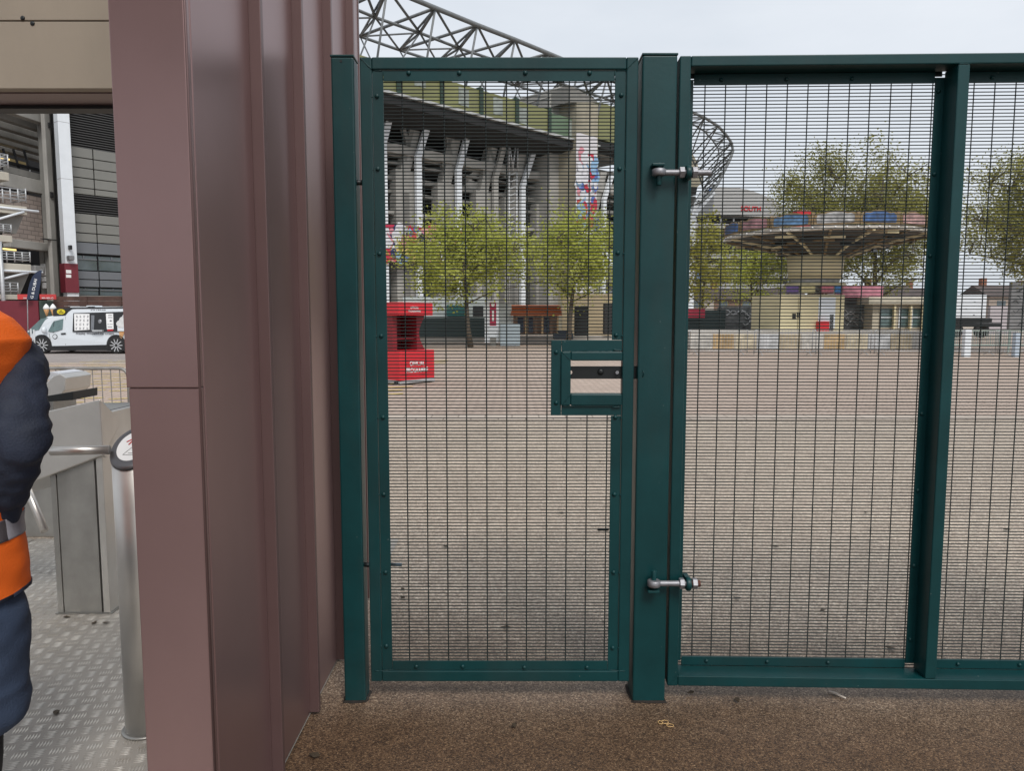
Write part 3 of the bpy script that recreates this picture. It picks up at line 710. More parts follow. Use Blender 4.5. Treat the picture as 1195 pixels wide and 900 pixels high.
while z < zt: mb.hexa([L2.pt(aL,-.22,z),L2.pt(aE,-.22,z),L2.pt(aE,-.02,z-.03),L2.pt(aL,-.02,z-.03),L2.pt(aL,-.22,z+.03),L2.pt(aE,-.22,z+.03),L2.pt(aE,-.02,z+.01),L2.pt(aL,-.02,z+.01)]); z += .135
z = zl(249)
while z < zl(229): mb.hexa([L2.pt(aL,-.22,z),L2.pt(aE,-.22,z),L2.pt(aE,-.02,z-.03),L2.pt(aL,-.02,z-.03),L2.pt(aL,-.22,z+.03),L2.pt(aE,-.22,z+.03),L2.pt(aE,-.02,z+.01),L2.pt(aL,-.02,z+.01)]); z += .135
mb.build('louvre', M_louv, ls)
for y0, y1, nm in ((299,315.5,'window'),(336.5,344.5,'window')):
    for i in range(3):
        mb = MB(); mb.fbox(L2, cols[i]+.05, cols[i+1]-.05, -.18, -.12, zl(y1), zl(y0)); wn = mb.build(nm, M_glass, ls)
        mb = MB(); k = (cols[i]+cols[i+1])/2; zt_ = zl(y0)-(zl(y0)-zl(y1))*.24
        mb.fbox(L2, k-.03, k+.03, -.12, -.06, zt_, zl(y0)); mb.fbox(L2, cols[i]+.05, cols[i+1]-.05, -.12, -.06, zt_-.03, zt_+.03); mb.build('frame', M_clad2, wn)
mb = MB(); mb.fbox(L2, aL, aE, -.2, .05, 0, zl(345)); mb.build('plinth', M_concd, ls)
# loudspeakers hung in the opening
for x0, x1, y0, y1, c in ((41,52,310,317,'pale'),(53,60,308,322,'tall'),(54,61,323,329,'low'),(55,62,330,337,'lowest')):
    o = part('loudspeaker', mat('pale_speaker', (.42,.42,.42,1), .6), None, (x0,x1,y0,y1,-.9,-.55), fr=L1, bevel=.05)
    tag(o, {'pale':'wide pale box speaker left of the tall one in the dark opening','tall':'tall pale hanging speaker under the block wall','low':'small speaker cabinet hanging just under the tall speaker','lowest':'lowest small speaker in the hanging row beside the concrete column'}[c], 'loudspeaker')

# ---- escape stair towers at far left
st = thing('escape_stair', W(0,360,34), 'grey concrete stair landings with metal railings in front of the left stand', 'stairs')
L0 = Fr(W(-40,360,34).xy, W(40,360,36.5).xy)
def landing(x1, ytop, ybot, yr, tri):
    part('landing', mat('cream_concrete',(.50,.47,.40,1),.8,0,.08,1,dirt=.3), st, (-60,x1,ytop,ybot,-1.5,0), fr=L0, bevel=.02)
    mb = MB()
    for k in range(4):
        yy = yr+(ytop-yr)*k/4; a0, z = L0.at(-60, yy, -.05); a1, z2 = L0.at(x1-1, yy, -.05); z2 = L0.at(x1/2, yy, -.05)[1]
        mb.tube(L0.pt(a0,-.05,z2), L0.pt(a1,-.05,z2), .03, 6); mb.tube(L0.pt(a1,-.05,z2), L0.pt(a1,-1.4,z2), .03, 6)
    px = x1-1.5
    while px > -60:
        a0, zt_ = L0.at(px, yr, -.05); zb_ = L0.at(px, ytop, -.05)[1]; mb.tube(L0.pt(a0,-.05,zb_), L0.pt(a0,-.05,zt_), .035, 6); px -= 9
    mb.build('railing', M_galv, st)
    if tri:
        a0 = L0.at(-30, ybot, -.7)[0]; a1, z1 = L0.at(x1-5, ybot+1, -.7); z2 = L0.at(0, tri, -.7)[1]; am = L0.at(x1-16, tri, -.7)[0]
        mb = MB(); mb.prism([L0.pt(a0,-.7,z1), L0.pt(a1,-.7,z1), L0.pt(am,-.7,z2), L0.pt(a0,-.7,z2)], L0.n*.3); mb.build('web', M_concd, st)
        mb = MB(); mb.tube(L0.pt(L0.at(-10,ybot+12,0)[0],0,L0.at(-10,ybot+12,0)[1]), L0.pt(L0.at(x1-3,ybot+1,0)[0],0,L0.at(x1-3,ybot+1,0)[1]), .06, 6)
        mb.tube(L0.pt(a0,0.02,z1), L0.pt(a1+.4,0.02,z1), .06, 6); mb.build('brace', M_white, st)
landing(10,196,206,180,0); landing(31,236,246,220,272); landing(14,272,280,262,0); landing(36,306,317,294,343); landing(22,343,349,330,0)
mb = MB(); a = L0.at(2,320,.2)[0]; mb.tube(L0.pt(a,.2,0), L0.pt(a,.2,L0.at(2,282,.2)[1]), .09, 8); mb.build('pole', M_galv, st)

# ---- hoardings behind the van
H1 = Fr(W(-40,380,33).xy, W(200,380,33.3).xy)
def hobj(name, m_, label, cat, *bx, group=None, bevel=.01):
    mb = MB()
    for b in bx: pbox(mb, H1, *b)
    return tag(mb.build(name, m_, None, bevel), label, cat, group)
M_wood = mat('weathered_brown_boards', (.085,.045,.035,1), .8, 0, .35, 3)
hd = thing('hoarding', W(110,410,33.2), 'tall dark brown boarded hoarding running behind the ice cream van roof', 'hoarding')
for i, (y0, y1) in enumerate(((346,351),(351.3,357),(357.3,364),(364.3,372),(372.3,400))):
    part('board', M_wood, hd, (62,210,y0,y1,-.1+.01*i,0+.01*(i%2)), fr=H1)
for x in (100,140,175): part('post', M_wood, hd, (x,x+1,346,400,.012,.05), fr=H1)
hobj('container', M_maroon, 'plain dark maroon painted container wall left of the van cab', 'container', (-60,44,351,402,-2,.05), bevel=.02)
hobj('cabinet', mat('dark_green_cabinet',(.04,.06,.05,1),.6), 'dark green utility cabinet between the maroon container and the brown hoarding', 'cabinet', (45,62,351,398,-.3,.02), bevel=.02)
def sign(px0, px1, py0, py1, body, fr, d, m_, label, cat='banner', tw=.6, th=.3, off=(0,0), group=None, name='banner', tm=None):
    mb = MB(); pbox(mb, fr, px0, px1, py0, py1, d-.04, d); o = tag(mb.build(name, m_, None, .004), label, cat, group)
    if body:
        a, z = fr.at((px0+px1)/2+off[0], (py0+py1)/2+off[1], d+.012)
        wd = (fr.at(px1, py0, d)[0]-fr.at(px0, py0, d)[0])*tw; ht = (fr.at(px0, py0, d)[1]-fr.at(px0, py1, d)[1])*th
        text('lettering', body, tm or M_whiteprint, fr.pt(a, d+.012, z), fr.u, (0,0,1), ht, wd, o)
    return o
sign(46,65,343.5,349.5,'MA-MA-O', H1, .3, mat('red_banner',(.52,.05,.05,1),.6), 'red banner with white lettering right of the dark feather flag', tw=.7, th=.3, off=(0,1.4))

sign(20,36,343.5,349.5,'SALE', H1, .3, mat('red_banner',(.52,.05,.05,1),.6), 'red banner with white lettering left of the dark feather flag', tw=.35, th=.3, off=(2,1.4))
# feather flag
fl = thing('feather_flag', W(32,402,31), 'navy feather flag with white vertical lettering beside the maroon container', 'flag')
FF = Fr(W(0,380,31).xy, W(100,380,31.2).xy)
outl = [(31.5,349.5),(33,338),(35,330),(38,323),(42,318),(47,315.3),(48.8,315),(48,325),(46.3,338),(44,350)]
mb = MB(); mb.prism([FF.pt(FF.at(x,y)[0],0,FF.at(x,y)[1]) for x, y in outl], FF.n*.02); mb.build('sail', mat('navy_cloth',(.022,.034,.072,1),.7), fl)
mb = MB(); mb.path([FF.pt(FF.at(32,400)[0],-.03,0), FF.pt(FF.at(31.5,349)[0],-.03,FF.at(31,349)[1])]+[FF.pt(FF.at(x,y)[0],-.03,FF.at(x,y)[1]) for x, y in outl[1:7]], .02, 6); mb.build('pole', M_galv, fl)
a0, z0 = FF.at(36.8,349,.03); a1, z1 = FF.at(41.8,325,.03); upv = (FF.u*(a1-a0)+V((0,0,z1-z0))).normalized()
c_ = FF.pt((a0+a1)/2,.03,(z0+z1)/2)
text('lettering', 'G & DUBAI', M_whiteprint, c_, upv, -(FF.u*upv.z-V((0,0,1))*upv.dot(FF.u)).normalized(), .12, (V((a1-a0,z1-z0,0))).length*.95, fl)
# lamp post bits and cream sign by container
# ================================================================== ICE CREAM VAN
YV = 29.4; Lv = lambda x: (x-597.5)/F*(YV*.9956)
van = thing('ice_cream_van', (0,0,0), 'white ice cream van with serving hatch, menu boards and big cone graphic', 'van')
M_vw = mat('van_white', (.66,.70,.74,1), .28, 0, .02, 2, spec=.6); M_tyre = mat('tyre_rubber',(.02,.02,.02,1),.8); M_rim = mat('wheel_silver',(.58,.59,.61,1),.4,.2)
M_vg = mat('van_glass',(.10,.16,.16,1),.08,0,.35,3,spec=.9); M_vb = mat('van_black',(.015,.015,.016,1),.35)
# local coords: x along the van (front at 0 -> rear +), y depth (0 = near side, 2 = far), z up.  px/m = 29.4
def sx_(px): return (px-28)/29.5
def sz_(py): return (413-py)/29.5
prof = [(29,404),(28.2,398),(28.5,390),(30,386),(36,382.5),(41,379.5),(46,374.5),(53,369.5),(62,368.5),(74,368),(78,362),(81,360.4),(90,359.6),(158,359.6),(161,362),(163,370),(166,392),(167,404),(166,407.5),(150,408),(40,408),(31,407)]
P2 = [(sx_(x), sz_(y)) for x, y in prof]
def inset(z): return .03 + (0 if z < .9 else (z-.9)*.16)
mb = MB(); n_ = len(P2); vs_ = []
for yy, sg in ((0,1),(2.0,-1)):
    for x, z in P2: vs_.append((x, yy+sg*inset(z), z))
vs_2 = [(x, 1.0, z) for x, z in P2]
fs_ = [tuple(range(n_)), tuple(range(2*n_-1, n_-1, -1))]+[(i, n_+i, n_+(i+1)%n_, (i+1)%n_) for i in range(n_)]
mb.add(vs_, fs_); mb.build('body', M_vw, van, .05)
def vface(name, pts, m_, dy=-.012, th=.02, par=None, bev=0):
    mb = MB(); q = []
    for x, y in pts:
        z = sz_(y); q.append(V((sx_(x), inset(z)+dy, z)))
    mb.prism(q, (0, th, 0)); return mb.build(name, m_, par or van, bev)
vface('hatch', [(85,365.5),(157,363.5),(157,387),(85,387.5)], M_vb, -.004, .03)
vface('roof_fairing', [(60,362),(63,360),(80,358.8),(160,358.2),(160,359.8),(84,360.5),(79,364),(76,368),(61,368.8)], M_vb, -.012, .3)
vface('side_window', [(55.5,387),(60,377.5),(62,375),(73.3,372.2),(72.5,384.5),(61.5,388)], M_vg, -.006, .02)
vface('pillar', [(61.2,388),(61.8,375),(62.6,374.8),(62,388)], M_vb, -.009, .01)
vface('door_seam', [(75.6,369),(76,369),(76,403),(75.6,403)], M_clad, -.004, .01); vface('door_seam', [(56,389),(56.4,389),(59,404),(58.6,404)], M_clad, -.004, .01)
vface('windscreen', [(31.5,386),(46,372.2),(55,370.6),(51,374),(44,385),(34,387)], M_vg, -.006, .02)
mb = MB(); 
for y_ in (.12, 1.0): pass
mb.add([(sx_(34.5), .18, sz_(384)+.03), (sx_(34.5), 1.82, sz_(384)+.03), (sx_(52.5), 1.7, sz_(370.2)+.02), (sx_(52.5), .3, sz_(370.2)+.02)], [(0,1,2,3)]); mb.build('windscreen', M_vg, van)
vface('sill', [(44,404.5),(128,402.5),(128,409),(44,409.5)], M_vb, -.02, .2)
vface('bumper', [(28.0,397),(32.5,398.5),(35,408),(30,409)], M_clad, -.015, .3)
vface('headlight', [(29.5,388),(38,386.5),(35,391),(31,394)], M_glass, -.012, .08)
vface('door_handle', [(71,389),(76.5,388.5),(76.5,390.2),(71,390.5)], M_vb, -.02, .03)
mbm = MB(); mbm.blob((sx_(53.5), -.12, sz_(385.5)), .09, .10, .13); mbm.build('wing_mirror', M_vw, van)
mn = vface('menu_board', [(86.5,366.3),(105,366.3),(106,385),(88,386)], M_whiteprint, -.03, .02)
mb = MB()
for r_ in range(4):
    for c2 in range(4):
        x, y = 89.3+c2*4.4, 368.5+r_*4.6
        for k in range(3):
            zz = sz_(y+k*1.0); mb.box(sx_(x), sx_(x+random.uniform(1,2.4)), inset(zz)-.034, inset(zz)-.031, zz-.012, zz+.008)
mb.build('menu_print', mat('grey_print',(.16,.16,.18,1),.7), mn)['kind'] = 'stuff'
mn = vface('menu_board', [(125,366),(133.5,366),(135,384),(127,384.3)], M_whiteprint, -.03, .02)
mb = MB()
for y, a_, b_ in ((368,128,132.4),(370.6,128,133),(374,130,132.4),(375,130,132.4),(378.5,127.6,129),(378.5,130,131.4),(378.5,132.2,133.6),(381.5,128,133.5)):
    zz = sz_(y); mb.box(sx_(a_), sx_(b_), inset(zz)-.034, inset(zz)-.031, zz-.016, zz+.012)
mb.build('menu_print', mat('grey_print',(.16,.16,.18,1),.7), mn)['kind'] = 'stuff'
vface('red_strip', [(127.5,384.8),(134,384.5),(134.5,386),(127.6,386.4)], M_red, -.02, .015)
vface('curtain', [(107,368),(111,368),(111,386),(107.5,386)], mat('grey_cloth',(.16,.17,.19,1),.8), -.018, .02)
mb = MB(); zz = sz_(376); mb.blob((sx_(117.5), .12, zz), .10, .05, .12); mb.build('ice_cream_machine', M_zinc, van)
vface('counter', [(111,385),(123,385),(123,387),(111,387)], M_galv, -.12, .15)
cgx = vface('cone_graphic', [(139.5,386.5),(147.5,386.5),(150.5,378),(150,376),(139,378.5)][::-1], M_vw, -.006, .01)
cone = vface('cone_graphic', [(140.4,380),(150.2,379.5),(146,392),(144,395.3),(141.8,393)], mat('wafer_print',(.55,.30,.13,1),.6,0,.25,12), -.014, .01)
sw = [(138.6,380),(137.6,377.5),(139,375),(141,373.8),(142,371),(144.5,369.5),(146,366.5),(148,364),(149,361.2),(150,364),(151,369),(152,374),(152.5,379),(150.3,380.8),(146,382.5),(142,382)]
vface('cream_graphic', sw, mat('cream_print',(.60,.60,.60,1),.6,0,.1,8), -.02, .01, cone)
mb = MB(); zz = sz_(365); mb.lathe([(.17,0),(.17,.012)], (0,0,0), (0,-1,0), 24); o = mb.build('yellow_badge', mat('yellow_print',(.72,.60,.03,1),.5), van); o.location = (sx_(71), inset(zz)-.035, sz_(363.9)); o.scale = (1,1,.62)
text('lettering', 'ICE\nCREAM', M_black, V((sx_(71), inset(zz)-.052, sz_(363.9))), (1,0,0), (0,0,1), .12, .2, van)
text('lettering', 'Freshly Whipped Ice Cream', mat('grey_print',(.16,.16,.18,1),.7), V((sx_(112), inset(sz_(389))-.006, sz_(389.3))), (1,0,0), (0,0,1), .11, 1.55, van)
text('lettering', 'ICE CREAM', mat('grey_print',(.16,.16,.18,1),.7), V((sx_(115), inset(sz_(361.6))-.006, sz_(362.0))), (1,0,0), (0,0,1), .06, .6, van)
mb = MB(); mb.lathe([(.10,0),(.10,.008)], (sx_(63.5), inset(.7)-.004, sz_(393)), (0,-1,0), 20); lg = mb.build('door_badge', M_black, van)
mb = MB(); mb.lathe([(.078,0),(.078,.008)], (sx_(63.5), inset(.7)-.010, sz_(393)), (0,-1,0), 20); mb.build('badge_face', M_vw, lg)
for px, yo in ((47.2,0),(137.3,0),(47.2,1.75),(137.3,1.75)):
    wx_ = sx_(px); R_ = .335
    wh = thing('wheel', (wx_, yo+.13, R_), None, None); wh.parent = van
    mb = MB(); mb.lathe([(R_-.07,-.01),(R_-.02,-.0),(R_,.04),(R_,.17),(R_-.02,.2),(R_-.07,.21)], (0,-.11,0), (0,1,0), 28); mb.v = [tuple(p) for p in mb.v]
    o = mb.build('tyre', M_tyre, None); o.parent = wh
    mb = MB(); mb.lathe([(.0001,-.0),(.05,-.012),(.09,0),(R_-.10,-.01),(R_-.065,.0),(R_-.065,.12)], (0,-.10,0), (0,1,0), 28)
    for k in range(10):
        a_ = 2*pi*k/10; mb.bar((cos(a_)*.06,-.115,sin(a_)*.06), (cos(a_)*(R_-.08),-.115,sin(a_)*(R_-.08)), .03, .02, (0,1,0))
    o = mb.build('rim', M_rim, None); o.parent = wh
for px in (47.2, 137.3):
    mb = MB(); pts = []
    for k in range(13):
        a_ = pi*k/12; pts.append((sx_(px)+.40*cos(a_), inset(.4)-.012, .34+.42*sin(a_)))
    pts += [(p[0]*.9999, p[1], p[2]) for p in [(sx_(px)-.40, inset(.4)-.012, .12), (sx_(px)+.40, inset(.4)-.012, .12)]]
    mb.prism(pts, (0,.1,0)); mb.build('wheel_arch', M_vb, van)
mb = MB(); mb.box(sx_(76), sx_(140), .4, 1.6, sz_(359.5), sz_(358)); mb.box(sx_(98), sx_(107), .3, .9, sz_(358), sz_(356.6)); mb.build('roof_box', M_white, van, .02)
for px in (48.3, 56.5):
    mb = MB(); c_ = (sx_(px), .35, sz_(369)); mb.lathe([(.03,0),(.10,.27)], c_, (0,0,1), 12); cn = mb.build('model_cone', mat('wafer_print',(.55,.30,.13,1),.6,0,.25,12), van)
    mb = MB(); mb.lathe([(.10,0),(.12,.05),(.09,.12),(.05,.18),(.0001,.23)], (c_[0], c_[1], c_[2]+.27), (0,0,1), 12); mb.build('cream_top', M_whiteprint, cn)
mb = MB(); mb.blob((sx_(52.5), .9, sz_(364.5)), .16, .3, .14); mb.build('roof_horn', M_white, van)
van.rotation_euler = (0,0,radians(-3)); p = W(28, 413, YV); van.location = (p.x, YV+.15, .012)
# thin rail posts in front of the van
for px in (36, 39.5):
    a = W(px, 385, 27); mb = MB(); mb.tube((a.x,27,0), (a.x,27,1.02 if px > 38 else 1.04), .03, 8); o = mb.build('bollard', M_galv)
    tag(o, 'thin grey bollard %s in front of the van front wheel' % ('nearer the wheel' if px > 38 else 'nearer the bumper'), 'bollard')
# ================================================================== MAIN STADIUM STAND (through the narrow gate)
SF = Fr((-10.6, 60), (9.5, 80)); sang = atan2(SF.u.y, SF.u.x)
M_fasc = mat('olive_translucent_fascia', (.20,.205,.085,1), .5, 0, .2, .15); M_fasc2 = mat('green_translucent_fascia', (.12,.18,.11,1), .5, 0, .2, .15)
M_gm = mat('dark_green_mullion', (.02,.045,.03,1), .6); M_tub = mat('grey_steel_tube', (.17,.18,.185,1), .55, .2)
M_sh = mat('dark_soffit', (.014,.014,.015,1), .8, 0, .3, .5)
ms = thing('stadium_stand', SF.pt(0,0,0), 'huge grey concrete stadium stand with white fins and olive green fascia behind the narrow gate', 'stadium')
def Z(px, py, d=0): return SF.at(px, py, d)[1]
def Ax(px, py, d=0): return SF.at(px, py, d)[0]
ztopF = (Z(445,70,3)+Z(638,128,3))/2; zbotF = (Z(445,101,3)+Z(690,171,3))/2
a0 = Ax(400,200,3)-4; a1 = Ax(697,160,3)
aj = Ax(641,150,3)
mb = MB(); mb.fbox(SF, a0, aj-.1, 2.6, 3, zbotF, ztopF); mb.build('fascia', M_fasc, ms)
mb = MB(); mb.fbox(SF, aj+.1, a1, 2.6, 3, zbotF, ztopF-.2); mb.build('fascia', M_fasc2, ms)
ax = [Ax(x, 120, 3) for x in (465,516,560,603,641)]; stp = (ax[-1]-ax[0])/4
for k in range(-2, 6):
    mb = MB(); a = ax[0]+k*stp; mb.fbox(SF, a-.2, a+.2, 2.55, 3.12, zbotF-.1, ztopF+.2); mb.build('mullion', M_gm, ms)
# pale emblems fixed on the fascia: plain soft discs
for px, py in ((490,90),(541,113),(581,124),(611,135),(668,150)):
    a, z = SF.at(px, py, 3); mb = MB(); mb.fbox(SF, a-.55, a+.55, 3.002, 3.03, z-.7, z+.7); mb.build('pale_patch', mat('pale_blue_grey',(.27,.30,.27,1),.6,0,.3,1.5), ms)
mb = MB(); mb.fbox(SF, a0, a1, 2.3, 3.4, zbotF-.2, zbotF-.02); mb.build('gutter', mat('light_grey_trim',(.42,.43,.43,1),.6), ms)
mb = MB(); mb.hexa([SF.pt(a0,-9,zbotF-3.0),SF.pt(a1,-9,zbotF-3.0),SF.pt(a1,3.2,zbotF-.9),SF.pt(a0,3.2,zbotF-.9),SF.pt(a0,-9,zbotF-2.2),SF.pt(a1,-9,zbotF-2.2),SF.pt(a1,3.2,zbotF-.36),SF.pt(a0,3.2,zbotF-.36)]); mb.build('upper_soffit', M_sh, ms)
# back wall in deep shade and floor slabs
aW = Ax(735,200,-5)
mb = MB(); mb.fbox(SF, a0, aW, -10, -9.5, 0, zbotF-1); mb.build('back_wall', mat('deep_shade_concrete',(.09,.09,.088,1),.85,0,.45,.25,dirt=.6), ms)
def slab(y0, y1, px, dA, dB, m_=M_conc, nm='gallery_band', x0=None, x1=None):
    z1 = Z(px,y0,dB); z0 = Z(px,y1,dB); mb = MB(); mb.fbox(SF, a0 if x0 is None else Ax(x0,300,dB), aW if x1 is None else Ax(x1,300,dB), dA, dB, z0, z1); return mb.build(nm, m_, ms, .03)
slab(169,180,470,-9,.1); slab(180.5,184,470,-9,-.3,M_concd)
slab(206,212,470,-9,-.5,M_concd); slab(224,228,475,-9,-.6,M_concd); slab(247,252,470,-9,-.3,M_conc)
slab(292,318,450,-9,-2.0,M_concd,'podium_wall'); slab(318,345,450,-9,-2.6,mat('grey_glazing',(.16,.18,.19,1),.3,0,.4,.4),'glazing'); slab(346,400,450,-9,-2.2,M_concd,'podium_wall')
# white handrails on the galleries
for y, d in ((165,-1.3),(200,-3.1),(243,-2.3)):
    z = Z(460,y,d); mb = MB(); mb.tube(SF.pt(a0,d,z), SF.pt(aW,d,z), .05, 5); mb.tube(SF.pt(a0,d,z-.4), SF.pt(aW,d,z-.4), .04, 5); mb.build('handrail', M_galv, ms)
# rooms between the piers
rr_ = random.Random(5)
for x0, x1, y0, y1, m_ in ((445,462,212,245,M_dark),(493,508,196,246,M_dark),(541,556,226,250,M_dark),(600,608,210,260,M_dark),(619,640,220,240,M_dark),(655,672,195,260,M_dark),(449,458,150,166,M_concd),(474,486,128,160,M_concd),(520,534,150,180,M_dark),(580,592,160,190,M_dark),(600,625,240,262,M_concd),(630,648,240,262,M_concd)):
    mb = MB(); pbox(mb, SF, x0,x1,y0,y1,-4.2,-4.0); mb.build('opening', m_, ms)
# wide concrete piers and white raking fins
fins = [((460,122),(449,166)),((504,137),(490,182)),((550,149),(537,198)),((592,163),(580,208)),((627,170),(612,217)),((662,180),(648,225)),((697,192),(684,230)),((716,204),(707,233))]
for i, ((tx, ty), (kx, ky)) in enumerate(fins):
    white = i != 3
    at, zt_ = SF.at(tx, ty, .6); ak, zk = SF.at(kx, ky, .6); ab = ak
    w2 = .28
    # fin: vertical leg + raking arm
    mb = MB()
    def seg(p, q, w_, d0, d1):
        (pa, pz), (qa, qz) = p, q
        mb.hexa([SF.pt(pa-w_,d0,pz),SF.pt(pa+w_,d0,pz),SF.pt(pa+w_,d1,pz),SF.pt(pa-w_,d1,pz),SF.pt(qa-w_,d0,qz),SF.pt(qa+w_,d0,qz),SF.pt(qa+w_,d1,qz),SF.pt(qa-w_,d1,qz)])
    seg((ab,0),(ak,zk), w2, .2, .5); seg((ak,zk),(at,zt_), w2, .2, .5)
    mb.build('fin', M_white if white else M_conc, ms)
    # concrete pier behind it
    mb = MB(); bA = Ax(kx-9,260,-1); 
    seg((ab-1.0,0),(ab-1.0,zk-1.2), 1.0, -.9, -.02)
    seg((ab-1.0,zk-1.2),(at-.8,zt_+.3), .5, -.8, -.03)
    mb.build('pier', M_conc, ms)
    mb = MB(); seg((ab-1.0,0),(ab-1.0,zk-3), .3, -.02, .05); mb.build('pier_rib', M_concd, ms)
# curved ramp slab between third and fourth fins
mb = MB(); pts = []
for k in range(9):
    t = k/8; x = 541+38*t; y = 212+ (26*t if t < .8 else 26*.8+3*(t-.8)) - 6*sin(pi*t)
    a, z = SF.at(x, y, -.8); pts.append((a, z))
for (aa, za), (ab_, zb_) in zip(pts[:-1], pts[1:]):
    mb.hexa([SF.pt(aa,-4,za-.5),SF.pt(ab_,-4,zb_-.5),SF.pt(ab_,-.6,zb_-.5),SF.pt(aa,-.6,za-.5),SF.pt(aa,-4,za+.25),SF.pt(ab_,-4,zb_+.25),SF.pt(ab_,-.6,zb_+.25),SF.pt(aa,-.6,za+.25)])
a, z = SF.at(541,212,-.8); a2, z2 = SF.at(560,198,-.8)
mb.hexa([SF.pt(a,-4,z-.3),SF.pt(a2,-4,z2-.3),SF.pt(a2,-.6,z2-.3),SF.pt(a,-.6,z-.3),SF.pt(a,-4,z+.3),SF.pt(a2,-4,z2+.3),SF.pt(a2,-.6,z2+.3),SF.pt(a,-.6,z+.3)])
mb.build('stair_ramp', M_conc, ms, .03)
# V-shaped grey beams high between fins
slab(146,151,470,-9,-1.3,M_concd); slab(190,193,470,-9,-.4,M_concd)
for x0, x1 in ((566,580),(596,588),(470,480),(520,528),(480,471),(526,516),(573,563),(617,607),(648,640),(588,600)):
    mb = MB(); dd = -.2; p = SF.at(x0, 150+(x0-470)*.12, dd); q = SF.at(x1, 185+(x0-470)*.18, dd); mb.bar(SF.pt(p[0],dd,p[1]), SF.pt(q[0],dd,q[1]), .35, .35); mb.build('raking_beam', M_concd, ms)
for x0, x1 in ((594,599),(602,598),(594,594),(604,604)):
    mb = MB(); p = SF.at(x0, 165, .8); q = SF.at(x1, 200, .8); mb.tube(SF.pt(p[0],.8,p[1]), SF.pt(q[0],.8,q[1]), .09, 6); mb.build('lattice_bar', M_galv, ms)
mb = MB()
for x in (594, 603):
    p = SF.at(x, 200, .8); mb.tube(SF.pt(p[0],.8,0), SF.pt(p[0],.8,p[1]), .1, 6)
for y in range(205, 300, 8):
    p = SF.at(594, y, .8); q = SF.at(603, y-4, .8); mb.tube(SF.pt(p[0],.8,p[1]), SF.pt(q[0],.8,q[1]), .06, 5)
mb.build('lattice_bar', M_galv, ms)
# stair tower
TD = 3.6
def tb(x0, x1, y0, y1, d0, d1, nm, m_):
    mb = MB(); a_, b_ = Ax(x0,250,d1), Ax(x1,250,d1); z1 = Z((x0+x1)/2,y0,d1); z0 = 0 if y1 is None else Z((x0+x1)/2,y1,d1); mb.fbox(SF, a_, b_, d0, d1, z0, z1); return mb.build(nm, m_, ms, .05)
M_tan = mat('tan_concrete', (.36,.33,.25,1), .85, 0, .12, .5, dirt=.5)
tb(641.5,671.5,112,None,-6,1.4,'tower_wall',M_conc); tb(672,697,117,None,-6,TD,'tower_wall',M_tan)
mb = MB()
poly = [(641.5,113),(646,106),(656,100),(664,99),(664,113)]
mb.prism([SF.pt(Ax(x,112,1.4),1.4,Z(x,y,1.4)) for x, y in poly], SF.n*-7); mb.build('tower_top', M_conc, ms)
mb = MB(); poly = [(664,99),(672,103),(690,113),(697,119),(664,119)]
mb.prism([SF.pt(Ax(x,112,3.62),3.62,Z(x,y,3.62)) for x, y in poly], SF.n*-7); mb.build('tower_roof', M_concd, ms)
bn = tb(672.3,696.5,157,None,TD,TD+.1,'banner',mat('banner_white',(.62,.60,.62,1),.6,0,.05,.4)); 
# crowd-like print on the lower banner: scattered coloured shapes
def collage(par, fr, x0, x1, y0, y1, d, cols, n, seed, smin, smax, nm='print_shape'):
    r_ = random.Random(seed); bins = {}
    for k in range(n):
        c = r_.choice(cols); x = r_.uniform(x0, x1); y = r_.uniform(y0, y1); s = r_.uniform(smin, smax)
        a, z = fr.at(x, y, d); m_ = 7; pts = [fr.pt(a+s*cos(2*pi*j/m_)*r_.uniform(.6,1.1), d+.004*(k%24)+.005, z+s*1.3*sin(2*pi*j/m_)*r_.uniform(.6,1.1)) for j in range(m_)]
        bins.setdefault(c, MB()).prism(pts, fr.n*.003)
    for c, b in bins.items(): o = b.build('printed_'+c[0], mat('print_'+c[0], c[1], .6), par); o['kind'] = 'stuff'
CR = ('red',(.50,.03,.06,1)); CB = ('blue',(.10,.16,.45,1)); CW = ('white',(.68,.68,.72,1)); CY_ = ('yellow',(.60,.45,.14,1)); CK = ('navy',(.03,.04,.12,1)); CP = ('pink',(.62,.25,.30,1)); CS = ('sky_blue',(.25,.42,.62,1))
collage(bn, SF, 674.5, 695, 182, 290, TD+.1, [CR,CB,CW,CP,CS,CW], 110, 4, .25, .75)
bb = MB(); pbox(bb, SF, 428, 545, 265, 306, .55, .7); big = bb.build('player_banner', mat('banner_red',(.48,.025,.07,1),.6,0,.1,.3), ms)
collage(big, SF, 430, 543, 268, 302, .7, [CB,CW,CW,CY_,CK,CR,CS,CP], 260, 8, .18, .6)
# return wing right of the tower
tb(698,722,122,165,-6,.4,'fascia',M_fasc); tb(697.5,730,168,176,-6,1,'upper_soffit',M_sh); tb(698,735,177,184,-6,-.8,'gallery_band',M_conc); tb(698,735,215,222,-6,-.8,'gallery_band',M_conc)
